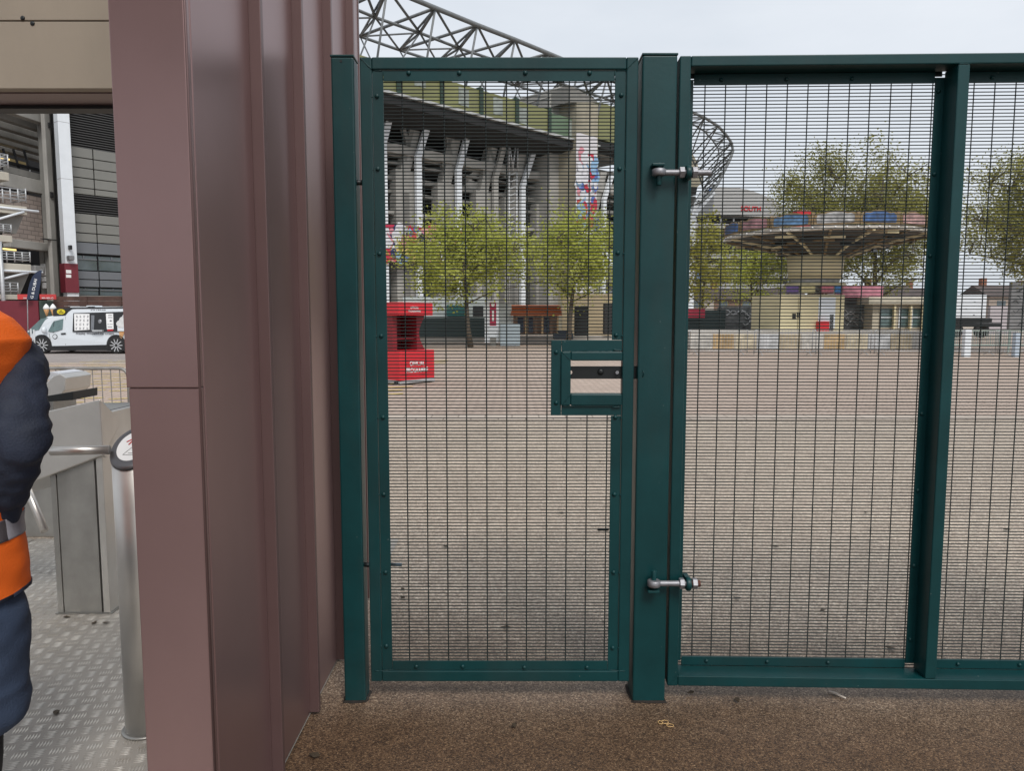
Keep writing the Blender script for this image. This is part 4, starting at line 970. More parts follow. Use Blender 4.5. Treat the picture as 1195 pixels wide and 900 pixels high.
# ---- roof truss: three chords laced together, and the end nose
rt = MB().tube(SF.pt(a0,0,ztopF+.2), SF.pt(Ax(697,120,0),0,ztopF+.2), .12, 6).build('roof_truss', M_tub, ms)
T = [(380,-45),(420,-28),(452,-14),(508,9),(557,29),(601,46),(640,62),(676,77),(708,91),(738,104),(765,115),(790,124),(808,131)]
Mm = [(340,-20),(385,-2),(438,20),(490,38),(536,56),(578,70),(616,83),(652,96),(686,108),(716,118),(744,128),(772,138),(800,148)]
Bc = [(330,0),(375,22),(420,42),(466,58),(510,72),(556,86),(600,99),(640,111),(676,122),(708,132),(738,142),(766,152),(792,162)]
def tp(l, d): return [SF.pt(SF.at(x,y,d)[0], d, SF.at(x,y,d)[1]) for x, y in l]
T3 = tp(T, 1.5); M3 = tp(Mm, -2.5); B3 = tp(Bc, -7)
ch = MB(); ch.path(T3, .20, 7); ch.build('top_chord', M_tub, rt); ch = MB(); ch.path(M3, .13, 6); ch.build('middle_chord', M_tub, rt); ch = MB(); ch.path(B3, .13, 6); ch.build('bottom_chord', M_tub, rt)
br = MB()
for i in range(len(T3)):
    t_ = .12
    br.tube(T3[i], M3[i], .15, 6)
    if i+1 < len(T3): br.tube(T3[i], M3[i+1], .12, 6); br.tube(M3[i], B3[i+1], .10, 6)
    if i > 0: br.tube(T3[i], B3[i-1], .13, 6); br.tube(M3[i], B3[i-1], .08, 5)
    br.tube(M3[i], B3[i], .10, 6); br.tube(T3[i], B3[i], .10, 6)
    # hangers down to the fascia line
    a_ = (T3[i]-SF.A).dot(SF.u); br.tube(T3[i], SF.pt(a_, -1, ztopF-2), .10, 6)
    if i+1 < len(T3): br.tube(B3[i], SF.pt((a_+(T3[i+1]-SF.A).dot(SF.u))/2, -1, ztopF-2), .07, 5); br.tube(SF.pt(a_,-1,ztopF-2), M3[i+1], .07, 5)
br.build('truss_brace', M_tub, rt)
# nose of the canopy
DN = 0
out = [(790,124),(806,130),(822,137),(838,147),(848,158),(854,167),(855.5,176),(852,186),(845,200),(838,214),(829,226),(818,236)]
inn = [(780,150),(790,160),(800,172),(806,182),(811,192),(814,200),(817,208),(819,214),(820,220),(820,226),(819,232),(816,238)]
on = tp(out, 3); i2 = tp(inn, -2); i3 = tp([(x-16, y+6) for x, y in out], -6)
ns = MB(); ns.path(on, .17, 7); ns.path(i2, .12, 6); ns.path(i3, .12, 6)
for k in range(len(on)):
    ns.tube(on[k], i2[k], .09, 5); ns.tube(on[k], i3[k], .08, 5)
    if k+1 < len(on): ns.tube(on[k], i2[k+1], .08, 5); ns.tube(i3[k], on[k+1], .08, 5)
ns.build('nose_truss', M_tub, rt)
def tb2(pts, d0, d1, nm, m_):
    mb = MB(); mb.prism([SF.pt(SF.at(x,y,d1)[0], d1, SF.at(x,y,d1)[1]) for x, y in pts], SF.n*(d0-d1)); return mb.build(nm, m_, ms)
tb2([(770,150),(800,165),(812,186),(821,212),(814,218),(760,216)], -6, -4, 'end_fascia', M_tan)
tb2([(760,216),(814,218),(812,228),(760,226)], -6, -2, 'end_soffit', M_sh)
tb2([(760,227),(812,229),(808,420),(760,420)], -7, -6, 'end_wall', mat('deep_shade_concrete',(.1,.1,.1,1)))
for x0, x1 in ((822,812),(832,815)):
    mb = MB(); p = SF.at(x0, 224, -1.5); q = SF.at(x1-6, 250, -1.5); r_ = SF.at(x1-7, 420, -1.5)
    mb.bar(SF.pt(q[0],-1.5,q[1]), SF.pt(p[0],-1.5,p[1]), .5, .5); mb.bar(SF.pt(q[0],-1.5,0), SF.pt(q[0],-1.5,q[1]), .5, .5); mb.build('fin', M_white, ms)

# ================================================================== SOUTH STAND
S2 = Fr((W(800,360,118).x, 118), (W(960,360,124).x, 124))
ss = thing('south_stand', S2.pt(0,0,0), 'pale grey curved stand end with red SOUTH lettering above banded decks', 'stadium')
pl_ = [(832,250),(833.5,219),(840,218),(857,218.5),(872,221),(886,225.5),(900,231.5),(912,238),(920,243.5),(926,252),(905,253.5),(895,253)]
mb = MB(); mb.prism([S2.pt(S2.at(x,y)[0],0,S2.at(x,y)[1]) for x, y in pl_], S2.n*-5); mb.build('end_panel', mat('pale_grey_panel',(.36,.36,.355,1),.6,0,.06,.3), ss)
a, z = S2.at(876.5, 243.5, .1)
text('lettering', 'SOUTH', M_red, S2.pt(a,.12,z), S2.u, (0,0,1), S2.at(876,240.5)[1]-S2.at(876,246.5)[1], S2.at(888,243)[0]-S2.at(865,243)[0], ss, .05)
for i, (y0, y1) in enumerate(((262,267),(279,284),(297,302),(309,313),(318,323.5),(331,337.5),(341,347),(350,358))):
    part('deck_edge', mat('pale_deck',(.40,.40,.41,1),.7,0,.1,.4), ss, (808,930,y0,y1,-.2+.0*i,0), fr=S2)
part('deck_void', M_dark, ss, (806,935,254,362,-3,-2.8), fr=S2)
for x in (812,826,841,856,874,890,905,922): part('deck_post', M_galv, ss, (x,x+1,254,400,-.9,-.6), fr=S2)
part('ground_floor', M_concd, ss, (808,935,362,400,-3,-1.5), fr=S2)
part('blue_screen', mat('blue_panel',(.08,.22,.62,1),.5), ss, (813,820,318,326,.3,.5), (814,821,334,342,.3,.5), (828,832,219,228,.3,.5), fr=S2)
# ================================================================== TREES
def leaf_mat(name, c, tr=.35):
    return mat(name, c, .6, 0, .35, 1.3, trans=tr)
M_bark = mat('bark', (.10,.08,.06,1), .9, 0, .3, 8, .4, 30)
def tree(label, base, ch, cen, rad, nclump, nleaf, lsz, lm, seed, trunk_r=.16, spread=.35, holes=.42, group=None, fork=.5):
    r = random.Random(seed); t = thing('tree', base, label, 'tree', group)
    cen = V(cen); rad = V(rad); base = V(base)
    tr = MB(); fk = base.lerp(V((cen.x, cen.y, cen.z-rad.z)), 1.0) if fork is None else V((base.x+(cen.x-base.x)*.4, base.y, base.z+ch))
    tr.path([base, base.lerp(fk,.5)+V((r.uniform(-.06,.06),0,0)), fk], [trunk_r*1.25, trunk_r*.9, trunk_r*.8], 10)
    top = cen+V((0,0,rad.z*.75)); leader = [fk, fk.lerp(top,.35)+V((r.uniform(-.3,.3),r.uniform(-.3,.3),0)), fk.lerp(top,.7)+V((r.uniform(-.3,.3),0,0)), top]
    tr.path(leader, [trunk_r*.75, trunk_r*.5, trunk_r*.28, .015], 7); tr.build('trunk', M_bark, t)
    clumps = []
    tries = 0
    while len(clumps) < nclump and tries < nclump*30:
        tries += 1
        d = V((r.gauss(0,1), r.gauss(0,1), r.gauss(0,1))).normalized(); q = r.random()**.45
        p = cen+V((d.x*rad.x, d.y*rad.y, d.z*rad.z))*q*(.82+.3*noise.noise(d*2.1+V((seed,0,0))))
        if noise.noise(p*(1.6/max(rad))*1.7+V((seed*3.1,0,0)))*.5+.5 < holes and r.random() < .85: continue
        clumps.append(p)
    lb = MB()
    mains = []
    for k in range(11):
        a = k*2.4; h = .05+.8*k/11; s0 = leader[0].lerp(leader[3], h*.85)
        e_ = cen+V((cos(a)*rad.x*.72, sin(a)*rad.y*.72, rad.z*(-.55+1.25*k/11)))
        mid = s0.lerp(e_,.5)+V((0,0,rad.z*.08))
        lb.path([s0, mid, e_], [trunk_r*.35, trunk_r*.2, .012], 5); mains += [mid, e_, s0.lerp(mid,.6), mid.lerp(e_,.5)]
    for p in clumps[::3]:
        s0 = min(mains, key=lambda q: (q-p).length); lb.path([s0, s0.lerp(p,.55)+V((0,0,.1)), p], [.03,.018,.006], 4, caps=False)
    lb.build('limb', M_bark, t, recalc=False)
    lf = MB()
    for p in clumps:
        sg = spread*r.uniform(.6,1.3); k = int(nleaf*r.uniform(.5,1.4))
        for _ in range(k):
            c = p+V((r.gauss(0,sg), r.gauss(0,sg), r.gauss(0,sg*.7)))
            u = V((r.gauss(0,1), r.gauss(0,1), r.gauss(0,.6))).normalized(); v = u.cross(V((r.gauss(0,1), r.gauss(0,1), r.gauss(0,1)))).normalized()
            s = lsz*r.uniform(.6,1.25)
            lf.add([c-u*s, c-v*s*.55, c+u*s, c+v*s*.55+V((0,0,s*.2))], [(0,1,2,3)])
    lf.build('crown', lm, t, recalc=False)
    return t
def at_(px, py, Y): return W(px, py, Y)
def tree_px(label, Y, bx, cx, cy, rx, ry, ch, ncl, nl, ls, lm, seed, **k):
    s = Y/F*1.0; b = at_(bx, 400, Y); c = at_(cx, cy, Y)
    return tree(label, (b.x, Y, 0), ch, c, (rx*s, rx*s*.8, ry*s), ncl, nl, ls, lm, seed, **k)
LM1 = leaf_mat('spring_leaf', (.50,.53,.12,1), .5); LM2 = leaf_mat('olive_leaf', (.34,.33,.10,1), .5); LM3 = leaf_mat('fresh_leaf', (.40,.38,.08,1), .5)
tree_px('round yellow green tree behind the narrow gate, trunk right of the red stand', 36, 549, 538, 299, 98, 62, 1.9, 360, 52, .08, LM1, 3, trunk_r=.13, spread=.36, holes=.48)
tree_px('yellow green tree above the orange roofed kiosk, left of the thick gate post', 37, 663, 672, 299, 72, 64, 2.0, 270, 52, .08, LM1, 12, trunk_r=.13, spread=.36, holes=.48)
tree_px('thin yellow tree just right of the upper hinge, in front of the south stand', 50, 822, 815, 308, 50, 66, 1.6, 190, 46, .09, LM3, 23, trunk_r=.12, spread=.34, holes=.46)
tree_px('leafy low tree between the south stand decks and the ride column', 56, 878, 880, 312, 56, 56, 1.8, 200, 46, .09, LM1, 31, trunk_r=.14, spread=.36, holes=.46)
tree_px('tall open spring tree rising behind the fairground ride on the left side', 54, 962, 955, 262, 66, 100, 2.3, 800, 36, .09, LM2, 41, trunk_r=.24, spread=.5, holes=.5)
tree_px('tall open spring tree rising behind the right half of the fairground ride', 52, 1012, 1035, 262, 84, 108, 2.2, 1000, 36, .09, LM2, 52, trunk_r=.24, spread=.5, holes=.5)
tree_px('big tree with drooping twigs at the right edge, beyond the second gate bay', 30, 1245, 1222, 250, 112, 95, 2.3, 1100, 40, .055, LM2, 67, trunk_r=.26, spread=.27, holes=.48)
# distant belt of trees
r = random.Random(9); fb_ = MB()
for k in range(260):
    x = r.uniform(-60, 190); y = 165+r.uniform(0,14); h = 3.5+2.5*noise.noise(V((x*.03,1,0)))+r.uniform(-.8,.8)
    for _ in range(60):
        c = V((x+r.gauss(0,2.2), y+r.gauss(0,1.5), max(.2, h*r.random()**.6))); s = r.uniform(.35,.8)
        u = V((r.gauss(0,1), r.gauss(0,1), r.gauss(0,1))).normalized(); v = u.cross(V((r.gauss(0,1),r.gauss(0,1),r.gauss(0,1)))).normalized()
        fb_.add([c-u*s, c-v*s, c+u*s, c+v*s], [(0,1,2,3)])
tag(fb_.build('distant_trees', leaf_mat('far_leaf',(.07,.085,.045,1),.2), recalc=False), kind='stuff')

# ================================================================== MIDDLE DISTANCE, THROUGH THE NARROW GATE
def plane(Y, dy=0): return Fr(W(0,380,Y).xy, W(1195,380,Y+dy).xy)
def simple(name, m_, Y, label, cat, *bx, bevel=.015, group=None):
    mb = MB(); fr = plane(Y)
    for b in bx: pbox(mb, fr, *b)
    return tag(mb.build(name, m_, None, bevel), label, cat, group)
# programme stand
FSd = Fr(W(466,400,16.0).xy, W(507,400,16.75).xy)
pr = thing('programme_stand', FSd.pt(0,0,0), 'bright red programme stand with white lettering behind the narrow gate', 'stand')
def fz(py, px=487): return FSd.at(px, py)[1]
wS = FSd.at(507,430)[0]; dS = .85
M_red2 = mat('bright_red_board', (.60,.018,.03,1), .45, 0, .04, 2); M_red3 = mat('deep_red_board', (.20,.008,.015,1), .55, 0, .1, 2)
mb = MB(); mb.fbox(FSd, -.0, wS, -dS, 0, .10, fz(409)); mb.build('counter', M_red2, pr, .01)
zt0 = fz(368); zt1 = fz(353)
mb = MB(); mb.fbox(FSd, -.02, wS-.05, -dS, .02, zt0, zt1); mb.build('header', M_red2, pr, .01)
mb = MB()
for a0, a1 in ((.02,.14),(wS-.30,wS-.06)):
    n_ = 8; ring = []
    for k in range(n_+1):
        t_ = k/n_; z_ = fz(409)+(zt0-fz(409))*t_; bulge = .17*sin(pi*min(1,t_*1.05)) if a0 > .1 else 0
        ring.append((a0 if a0 < .1 else a0+.0, a1-bulge, z_))
    for k in range(n_):
        (p0, q0, z0_), (p1, q1, z1_) = ring[k], ring[k+1]
        mb.hexa([FSd.pt(p0,-dS,z0_),FSd.pt(q0,-dS,z0_),FSd.pt(q0,-.25,z0_),FSd.pt(p0,-.25,z0_),FSd.pt(p1,-dS,z1_),FSd.pt(q1,-dS,z1_),FSd.pt(q1,-.25,z1_),FSd.pt(p1,-.25,z1_)])
mb.fbox(FSd, .14, wS-.3, -dS, -dS+.04, fz(409), zt0); mb.build('back_panel', M_red3, pr)
for z_ in (fz(420), fz(437)):
    mb = MB(); mb.fbox(FSd, .002, wS-.002, .0005, .003, z_, z_+.006); mb.build('panel_joint', M_red3, pr)
mb = MB(); mb.fbox(FSd, .16, wS-.32, -dS+.05, -.3, fz(396), fz(396)+.02); mb.build('shelf', M_red3, pr)
mb = MB(); mb.fbox(FSd, .0, wS+.01, -dS-.01, .01, .03, .10); mb.build('plinth', M_galv, pr, .01)
mb = MB(); mb.tube(FSd.pt(-.0,-.1,.045), FSd.pt(-.05,-.1,.045), .045, 12); mb.tube(FSd.pt(wS-.05,-.1,.045), FSd.pt(wS,-.1,.045), .045, 12); mb.build('caster', M_black, pr)
text('lettering', 'OFFICIAL\nPROGRAMME', M_whiteprint, FSd.pt(FSd.at(487,428)[0],.006,fz(428)), FSd.u, (0,0,1), .26, .62, pr)
text('lettering', 'OFFICIAL\nPROGRAMME', M_whiteprint, FSd.pt(FSd.at(483,361)[0],.026,fz(361)), FSd.u, (0,0,1), .13, .34, pr)

simple('hoarding', mat('dark_teal_hoarding',(.03,.05,.052,1),.6,0,.1,.5), 40, 'long low dark teal hoarding behind the first tree and the red stand', 'hoarding', (430,567,371,393,-.1,0))
simple('low_wall', mat('pale_render',(.50,.47,.43,1),.8,0,.08,.6), 40.5, 'long low pale wall along the back of the plaza behind the narrow gate', 'wall', (400,740,392,400,-.3,.3))
wv = simple('gazebo_wall', mat('pale_grey_sheet',(.50,.54,.54,1),.6,0,.1,.8), 41.5, 'pale grey sheeted stall wall behind the teal hoarding', 'stall', (470,566,347,372,-2,0))
part('roof', mat('teal_canvas',(.03,.13,.13,1),.7), wv, (521,546,356,369,.02,.6), fr=plane(41.5), bevel=.03)
part('window', M_dark, wv, (552,564,357,369,.01,.05), fr=plane(41.5))
tt = thing('sign_totem', W(573,405,37.2)*1, 'narrow white and red sign totem between the first tree trunk and the kiosk', 'sign'); tt.location.z = 0
P37 = plane(37.2)
part('panel', M_white, tt, (565.5,582,350,400,-.12,0), fr=P37, bevel=.01); part('red_panel', mat('crimson_board',(.36,.02,.06,1),.5), tt, (571.5,579,353,380,0.002,.02), fr=P37)
a, z = P37.at(575.2,355.5,.03); mb = MB(); mb.lathe([(.09,0),(.09,.01)], P37.pt(a,.022,z), P37.n, 16); mb.build('ring_mark', M_whiteprint, tt)
part('vertical_text_strip', M_whiteprint, tt, (574.2,576.4,362,375,.021,.026), fr=P37)
part('base', M_concd, tt, (572,579,394,405,-.2,.2), fr=P37, bevel=.02)
simple('utility_cabinet', mat('pale_blue_cabinet',(.30,.36,.40,1),.5,0,.06,.8), 36.8, 'pale blue grey utility cabinet in front of the orange roofed kiosk', 'cabinet', (583.5,607,378,404,-.8,0), bevel=.05)
simple('cabinet_stack', mat('pale_sheet2',(.48,.50,.50,1),.6), 38.6, 'tall pale box standing behind the pale blue cabinet', 'box', (582,597,354,400,-.6,0), bevel=.03)
P39 = plane(39.2); kq = thing('kiosk', P39.pt(P39.at(625,390)[0],0,0), 'small kiosk with striped orange roof and posters, left of the thick post', 'kiosk')
mb = MB(); a0, z1 = P39.at(596,355.5,.4); a1 = P39.at(655,355.5,.4)[0]; z0 = P39.at(625,367,.9)[1]
for k in range(16):
    t0, t1 = k/16, (k+.82)/16
    mb.hexa([P39.pt(a0,-1,z1-.05), P39.pt(a1,-1,z1-.05), P39.pt(a1,.9,z0-.05), P39.pt(a0,.9,z0-.05), P39.pt(a0,-1,z1), P39.pt(a1,-1,z1), P39.pt(a1,.9,z0), P39.pt(a0,.9,z0)]) if k == 0 else None
mb.build('roof', mat('orange_roof',(.52,.16,.06,1),.6,0,.12,2), kq)
mb = MB()
for k in range(5):
    t_ = k/5; d_ = .9-1.8*t_; z_ = z0+(z1-z0)*t_*1.0; mb.fbox(P39, a0-.02, a1+.02, d_-.06, d_+.06, z_+.0, z_+.06)
mb.build('roof_batten', mat('rust_batten',(.36,.09,.03,1),.7), kq)
part('wall', mat('kiosk_brown',(.16,.10,.07,1),.8), kq, (599,652,367,391,-2.2,-2), fr=P39)
for i, (x0, x1) in enumerate(((600,602),(613,616),(624,627),(632,634),(642,645),(650,652))): part('pillar', mat('kiosk_tan',(.42,.30,.17,1),.8) if i % 2 else mat('kiosk_brown',(.16,.1,.07,1)), kq, (x0,x1,367,391,.2,.5), fr=P39)
for i, (x0, x1) in enumerate(((604,611),(617,622),(635,641))): part('poster', mat('poster_blue',(.10,.14,.22,1),.6,0,.6,6) , kq, (x0,x1,370,388,-.3,-.2), fr=P39)
simple('wall', mat('tan_render',(.42,.34,.22,1),.8,0,.15,.5,dirt=.3), 43, 'tan rendered wall between the kiosk and the thick gate post', 'wall', (656,735,343,395,-.3,0))
simple('speaker_column', mat('charcoal_cloth',(.035,.035,.037,1),.8), 40.2, 'tall black column standing against the tan wall, nearer the kiosk', 'column', (671,687,357,393,-.5,0), bevel=.06)
simple('speaker_column', mat('charcoal_cloth',(.035,.035,.037,1),.8), 40.0, 'tall black column standing against the tan wall beside the gate frame', 'column', (705,716,354,390,-.5,0), bevel=.06)
cartt = simple('trolley', mat('dark_blue_cart',(.03,.04,.06,1),.6), 38.6, 'small dark trolley on the paving just above the lock box', 'trolley', (646,669,389,396,-.5,0), (650,668,386,389,-.4,-.1), bevel=.02)

# ================================================================== FAIRGROUND RIDE
RY = 37.0; rc_ = W(957, 380, RY); RX = rc_.x
ride = thing('fairground_ride', (RX, RY, 0), 'fairground swing ride with wide round top of painted panels on a cream column', 'fairground ride')
M_cream = mat('cream_paint', (.68,.60,.38,1), .5, 0, .06, 1); M_gold = mat('gold_trim', (.24,.17,.09,1), .5, .2, .3, 6); M_roofd = mat('painted_underside', (.06,.05,.042,1), .6, 0, .6, 1.2)
R_ = 108*RY*.995/F
zr = W(957, 262, RY).z-.58; zp = zr+.05
def zz_(py, Y=RY): return W(957, py, Y).z
mb = MB(); mb.lathe([(1.35, zz_(300)), (R_*.55, zr-.55), (R_, zr-.12), (R_, zr), (1.0, zr+.35), (.3, zr+.6)], (RX,RY,0), (0,0,1), 48, False); cano = mb.build('canopy', M_roofd, ride)
mb = MB(); mb.lathe([(R_-.05, zr-.16), (R_+.06, zr-.14), (R_+.06, zr+.02), (R_-.05, zr+.04)], (RX,RY,0), (0,0,1), 48, False); mb.build('rim', mat('pale_rim',(.50,.47,.42,1),.5), ride)
for k in range(16):
    a = 2*pi*k/16+.06; ca, sa = cos(a), sin(a)
    m_ = MB(); p0 = V((RX+ca*1.3, RY+sa*1.3, zz_(300)-.02)); p1 = V((RX+ca*R_*.55, RY+sa*R_*.55, zr-.60)); p2 = V((RX+ca*R_, RY+sa*R_, zr-.17))
    m_.bar(p0, p1, .10, .10); m_.bar(p1, p2, .10, .10); m_.build('rib', M_gold if k % 2 else M_cream, ride)
colsP = [(.05,.12,.30),(.42,.26,.25),(.06,.14,.34),(.42,.42,.42),(.09,.19,.34),(.38,.2,.22)]
hp = zz_(253)-zz_(266); 
for k in range(16):
    a = 2*pi*(k+.5)/16-.10; ux = V((-sin(a), cos(a), 0)); n_ = V((cos(a), sin(a), 0)); c = V((RX,RY,zp))+n_*(R_+.02); hw = R_*sin(pi/16)*.97
    if True:
        pts = []
        sh = [(-.97,0),(.97,0),(1,.5),(.95,.8),(.8,.95),(.6,.9),(.35,1.05),(0,1.1),(-.35,1.05),(-.6,.9),(-.8,.95),(-.95,.8),(-1,.5)]
        m_ = MB(); m_.prism([c+ux*(x*hw)+V((0,0,z*hp)) for x, z in sh], n_*.06); pb = m_.build('rounding_board', M_gold, ride)
        m_ = MB(); m_.prism([c+n_*.062+ux*(x*hw*.88)+V((0,0,z*hp*.78+hp*.12)) for x, z in sh], n_*.02)
        cc = colsP[(k*5+2) % 6]; m_.build('painted_scene', mat('scene_paint_%s' % ((k*5+2) % 6), cc+(1,), .5, 0, .6, 3.0, dirt=.7), pb)
    m_ = MB(); e_ = V((RX,RY,zp))+V((cos(a+pi/16), sin(a+pi/16), 0))*(R_+.05); m_.box(e_.x-.07, e_.x+.07, e_.y-.07, e_.y+.07, zp, zp+hp*1.0); m_.build('finial', M_gold, ride)
rr5 = random.Random(11)
for k in range(48):
    a = 2*pi*k/48; rr_k = R_*rr5.uniform(.45,.97); p = V((RX+cos(a)*rr_k, RY+sin(a)*rr_k, 0)); tt_ = (rr_k-R_*.55)/(R_*.45); zb2 = (zr-.55)+(.43*tt_ if tt_ > 0 else .9*tt_)
    m_ = MB(); m_.bar(p+V((0,0,zb2-.10)), p+V((-sin(a)*.9, cos(a)*.9, zb2-.10)), .09, .12); m_.build('light_batten', (M_gold,M_cream,M_roofd,M_blackmetal)[k%4], ride)
for k in range(64):
    a = 2*pi*k/64; m_ = MB(); m_.blob((RX+cos(a)*(R_+.10), RY+sin(a)*(R_+.10), zr-.06), .045,.045,.045,6,4); m_.build('bulb', M_whiteprint, ride)
mb = MB(); q = W(955,246,RY-2); mb.box(q.x-.35, q.x+.35, RY-.3, RY+.3, zr+.4, q.z+.25); mb.build('red_topper', M_red, ride, .02)
def cyl(r0, r1, y0, y1, nm, m_, n=20, sm_=False):
    mb = MB(); mb.lathe([(r0, zz_(y0)), (r1, zz_(y1))], (RX-.35,RY,0), (0,0,1), n, sm_); return mb.build(nm, m_, ride)
cyl(1.25,1.35,326,299,'column',M_cream,24,True); cyl(1.0,1.15,340,326,'column_neck',mat('faded_grey_panel',(.36,.36,.36,1),.6,0,.3,4),12)
cyl(1.5,1.4,334,331,'cornice',M_cream,12)
bz1 = zz_(345); hwB = 1.62
mb = MB(); bxx = W(947,380,RY-1.6).x
fB = Fr((bxx-hwB, RY-1.75), (bxx+hwB, RY-1.45))
mb.fbox(fB, 0, 2*hwB, -3.2, 0, 0, bz1); mb.build('base', M_cream, ride, .03)
def rp(nm, m_, x0, x1, y0, y1, d=.03): return part(nm, m_, ride, (x0,x1,y0,y1,.002,d), fr=fB)
rp('panel_rib', mat('cream_shadow',(.42,.36,.22,1),.6), 932,932.8,347,388); rp('base_panel', M_white, 956,975.5,347,383); rp('vent', M_black, 925,929,366,372); rp('vent', M_black, 930.5,934,364.5,371)
rp('red_box', M_red, 956,968,375,387,.3); rp('doorway', M_black, 968.5,973,367,386)
for x0, x1, c, nm in ((918.5,932.5,(.16,.10,.28),'violet'),(936,952,(.62,.55,.28),'yellow'),(958,973.5,(.50,.16,.2),'pink'),(975,983,(.07,.22,.50),'blue')):
    o = part('crest_board', mat('crest_'+nm, c+(1,), .5, 0, .3, 10), ride, (x0,x1,333,342.5,-.3,-.2), fr=fB, bevel=.04)
# low fence round the ride: painted boards
fcl = [(.50,.48,.44),(.42,.30,.16),(.50,.44,.32),(.46,.47,.48),(.40,.34,.24)]
Pf = plane(32.5)
for k, (x0, x1) in enumerate([(806+26*i, 831+26*i) for i in range(10)]):
    o = simple('fence_board', mat('fence_paint_%d' % (k % 5), fcl[k % 5]+(1,), .6, 0, .35, 3), 32.5+.03*(k%2), 'low painted board round the foot of the fairground ride', 'fence board', (x0,x1,390,408,-.05,0), group='painted boards fencing the fairground ride')
simple('low_platform', mat('pale_render',(.5,.47,.43,1)), 34.2, 'long pale ride platform behind the painted boards', 'platform', (806,1086,387,408,-4,0))
# crowd barriers
proto = barrier(2.3, .98, M_galv, True, .115, .16)
bx = 806; lab = ['leftmost','second','third','fourth','fifth','sixth','last']
rb = random.Random(2)
for i in range(6):
    o = proto if i == 0 else copy_tree(proto)
    p = W(806+i*72, 400, 28.4); o.location = (p.x, 28.4+rb.uniform(-.25,.25), .004); o.rotation_euler = (0,0,radians(rb.uniform(-4,4)))
    tag(o, 'grey steel crowd barrier in the row before the fairground ride, %s from the left' % lab[i] if i else 'grey steel crowd barrier at the left end of the row before the ride', 'barrier', 'crowd barriers in a row before the fairground ride')
# left background in bay one
simple('hoarding', mat('dark_teal_hoarding',(.03,.05,.052,1)), 44, 'dark teal hoarding at the left of the wide gate, under the yellow tree', 'hoarding', (790,847,362,386,-.1,0))
simple('sign', mat('crimson_sign',(.38,.03,.06,1),.5), 43.5, 'small crimson sign fixed before the dark teal hoarding', 'sign', (800,823,360,371,-.1,0))
gm = mat('graffiti_dark',(.10,.105,.11,1),.7,0,.85,1.8)
simple('stall', gm, 45, 'dark cluttered stall left of the ride base, with pale scrawls', 'stall', (848,909,358,389,-2,0))
gv = simple('stall', gm, 42, 'dark shuttered stall right of the ride base, with pale scrawls', 'stall', (986,1019,345,386,-2,0))
aw = simple('awning', mat('pink_awning',(.50,.20,.26,1),.6,0,.3,4), 41.5, 'pink awning over the dark shuttered stall right of the ride', 'awning', (984,1031,333.5,347,-1,0))
P42 = plane(42)
for seed, host, x0, x1 in ((1,gv,988,1017),(2,None,851,907)):
    rs_ = random.Random(seed); mb = MB(); fr = P42 if host else plane(45)
    for k in range(16):
        x = rs_.uniform(x0,x1); y = rs_.uniform(364,378); a, z = fr.at(x,y,.03); q = [fr.pt(a+.16*j, .03+.004*(k), z+.16*sin(j*1.3+k)) for j in range(-2,3)]
        mb.path(q, .022, 4)
    o = mb.build('painted_scrawl', M_galv, host); o['kind'] = 'stuff'
    if not host:
        st_ = [x for x in bpy.data.objects if x.get('label','').startswith('dark cluttered stall')][0]; o.parent = st_
pc_ = thing('portable_cabin', P42.pt(P42.at(1050,380)[0],0,0), 'cream cabin with dark windows right of the fairground ride', 'cabin')
P43 = plane(41)
part('wall', mat('cabin_cream',(.52,.47,.37,1),.7,0,.06,.6), pc_, (1019,1100,349,390,-2.5,0), fr=P43, bevel=.02)
part('roof', mat('cabin_roof',(.56,.52,.42,1),.6), pc_, (1014,1100,346.5,355,-2.8,.4), fr=P43, bevel=.02)
for x0, x1 in ((1028,1042),(1050,1061),(1065,1075),(1080,1092)):
    w_ = part('window', M_vg, pc_, (x0,x1,360,382,.002,.03), fr=P43); part('frame', M_white, w_, (x0-.6,x0+.6,359,382.5,.03,.06),(x0-.5,x1+.5,370,371,.03,.06), fr=P43)
    part('post', M_cream, pc_, (x1+2,x1+4,356,390,.1,.3), fr=P43)
# right end
tr_ = thing('lorry_trailer', W(1135,400,52)*1, 'plain white box trailer beyond the second gate bay, before the houses', 'trailer'); tr_.location.z = 0
P52 = plane(52)
part('box_body', M_white, tr_, (1095,1152,344,371,-2.4,0), fr=P52, bevel=.03); part('chassis', M_black, tr_, (1095,1156,371.2,373.5,-2.2,-.1), fr=P52)
for x in (1105,1117,1147): 
    a, z = P52.at(x,376,0); mb = MB(); mb.lathe([(.30,0),(.5,.03),(.5,.28),(.3,.3)], P52.pt(a,0,.5), -P52.n, 18); mb.build('wheel', M_tyre, tr_)
for x, y in ((1120,360),(1127,360),(1137,352),(1136,367)): 
    part('marker_plate', M_clad2, tr_, (x,x+1.4,y,y+1.2,.001,.02), fr=P52)
simple('flat_trailer', M_blackmetal, 46, 'long low black flat trailer in front of the white box trailer', 'trailer', (1095,1158,371.5,376,-2,0), (1095,1169,377.5,381.5,-2,.1), (1100,1104,381,392,-1.8,-1.2), (1150,1154,381,392,-1.8,-1.2))
simple('site_wall', mat('pinkish_sheet',(.46,.42,.44,1),.7,0,.1,.5), 55, 'pale pinkish wall right of the white box trailer', 'wall', (1156,1190,357,390,-.3,0))
gp = simple('tarpaulin_screen', mat('grey_tarpaulin',(.20,.20,.205,1),.7,0,.3,1.5), 36, 'grey patterned screen at the far right edge beyond the gate', 'screen', (1181,1225,329,384,-.2,0), bevel=.02)
rs_ = random.Random(4); mb = MB(); fr = plane(36)
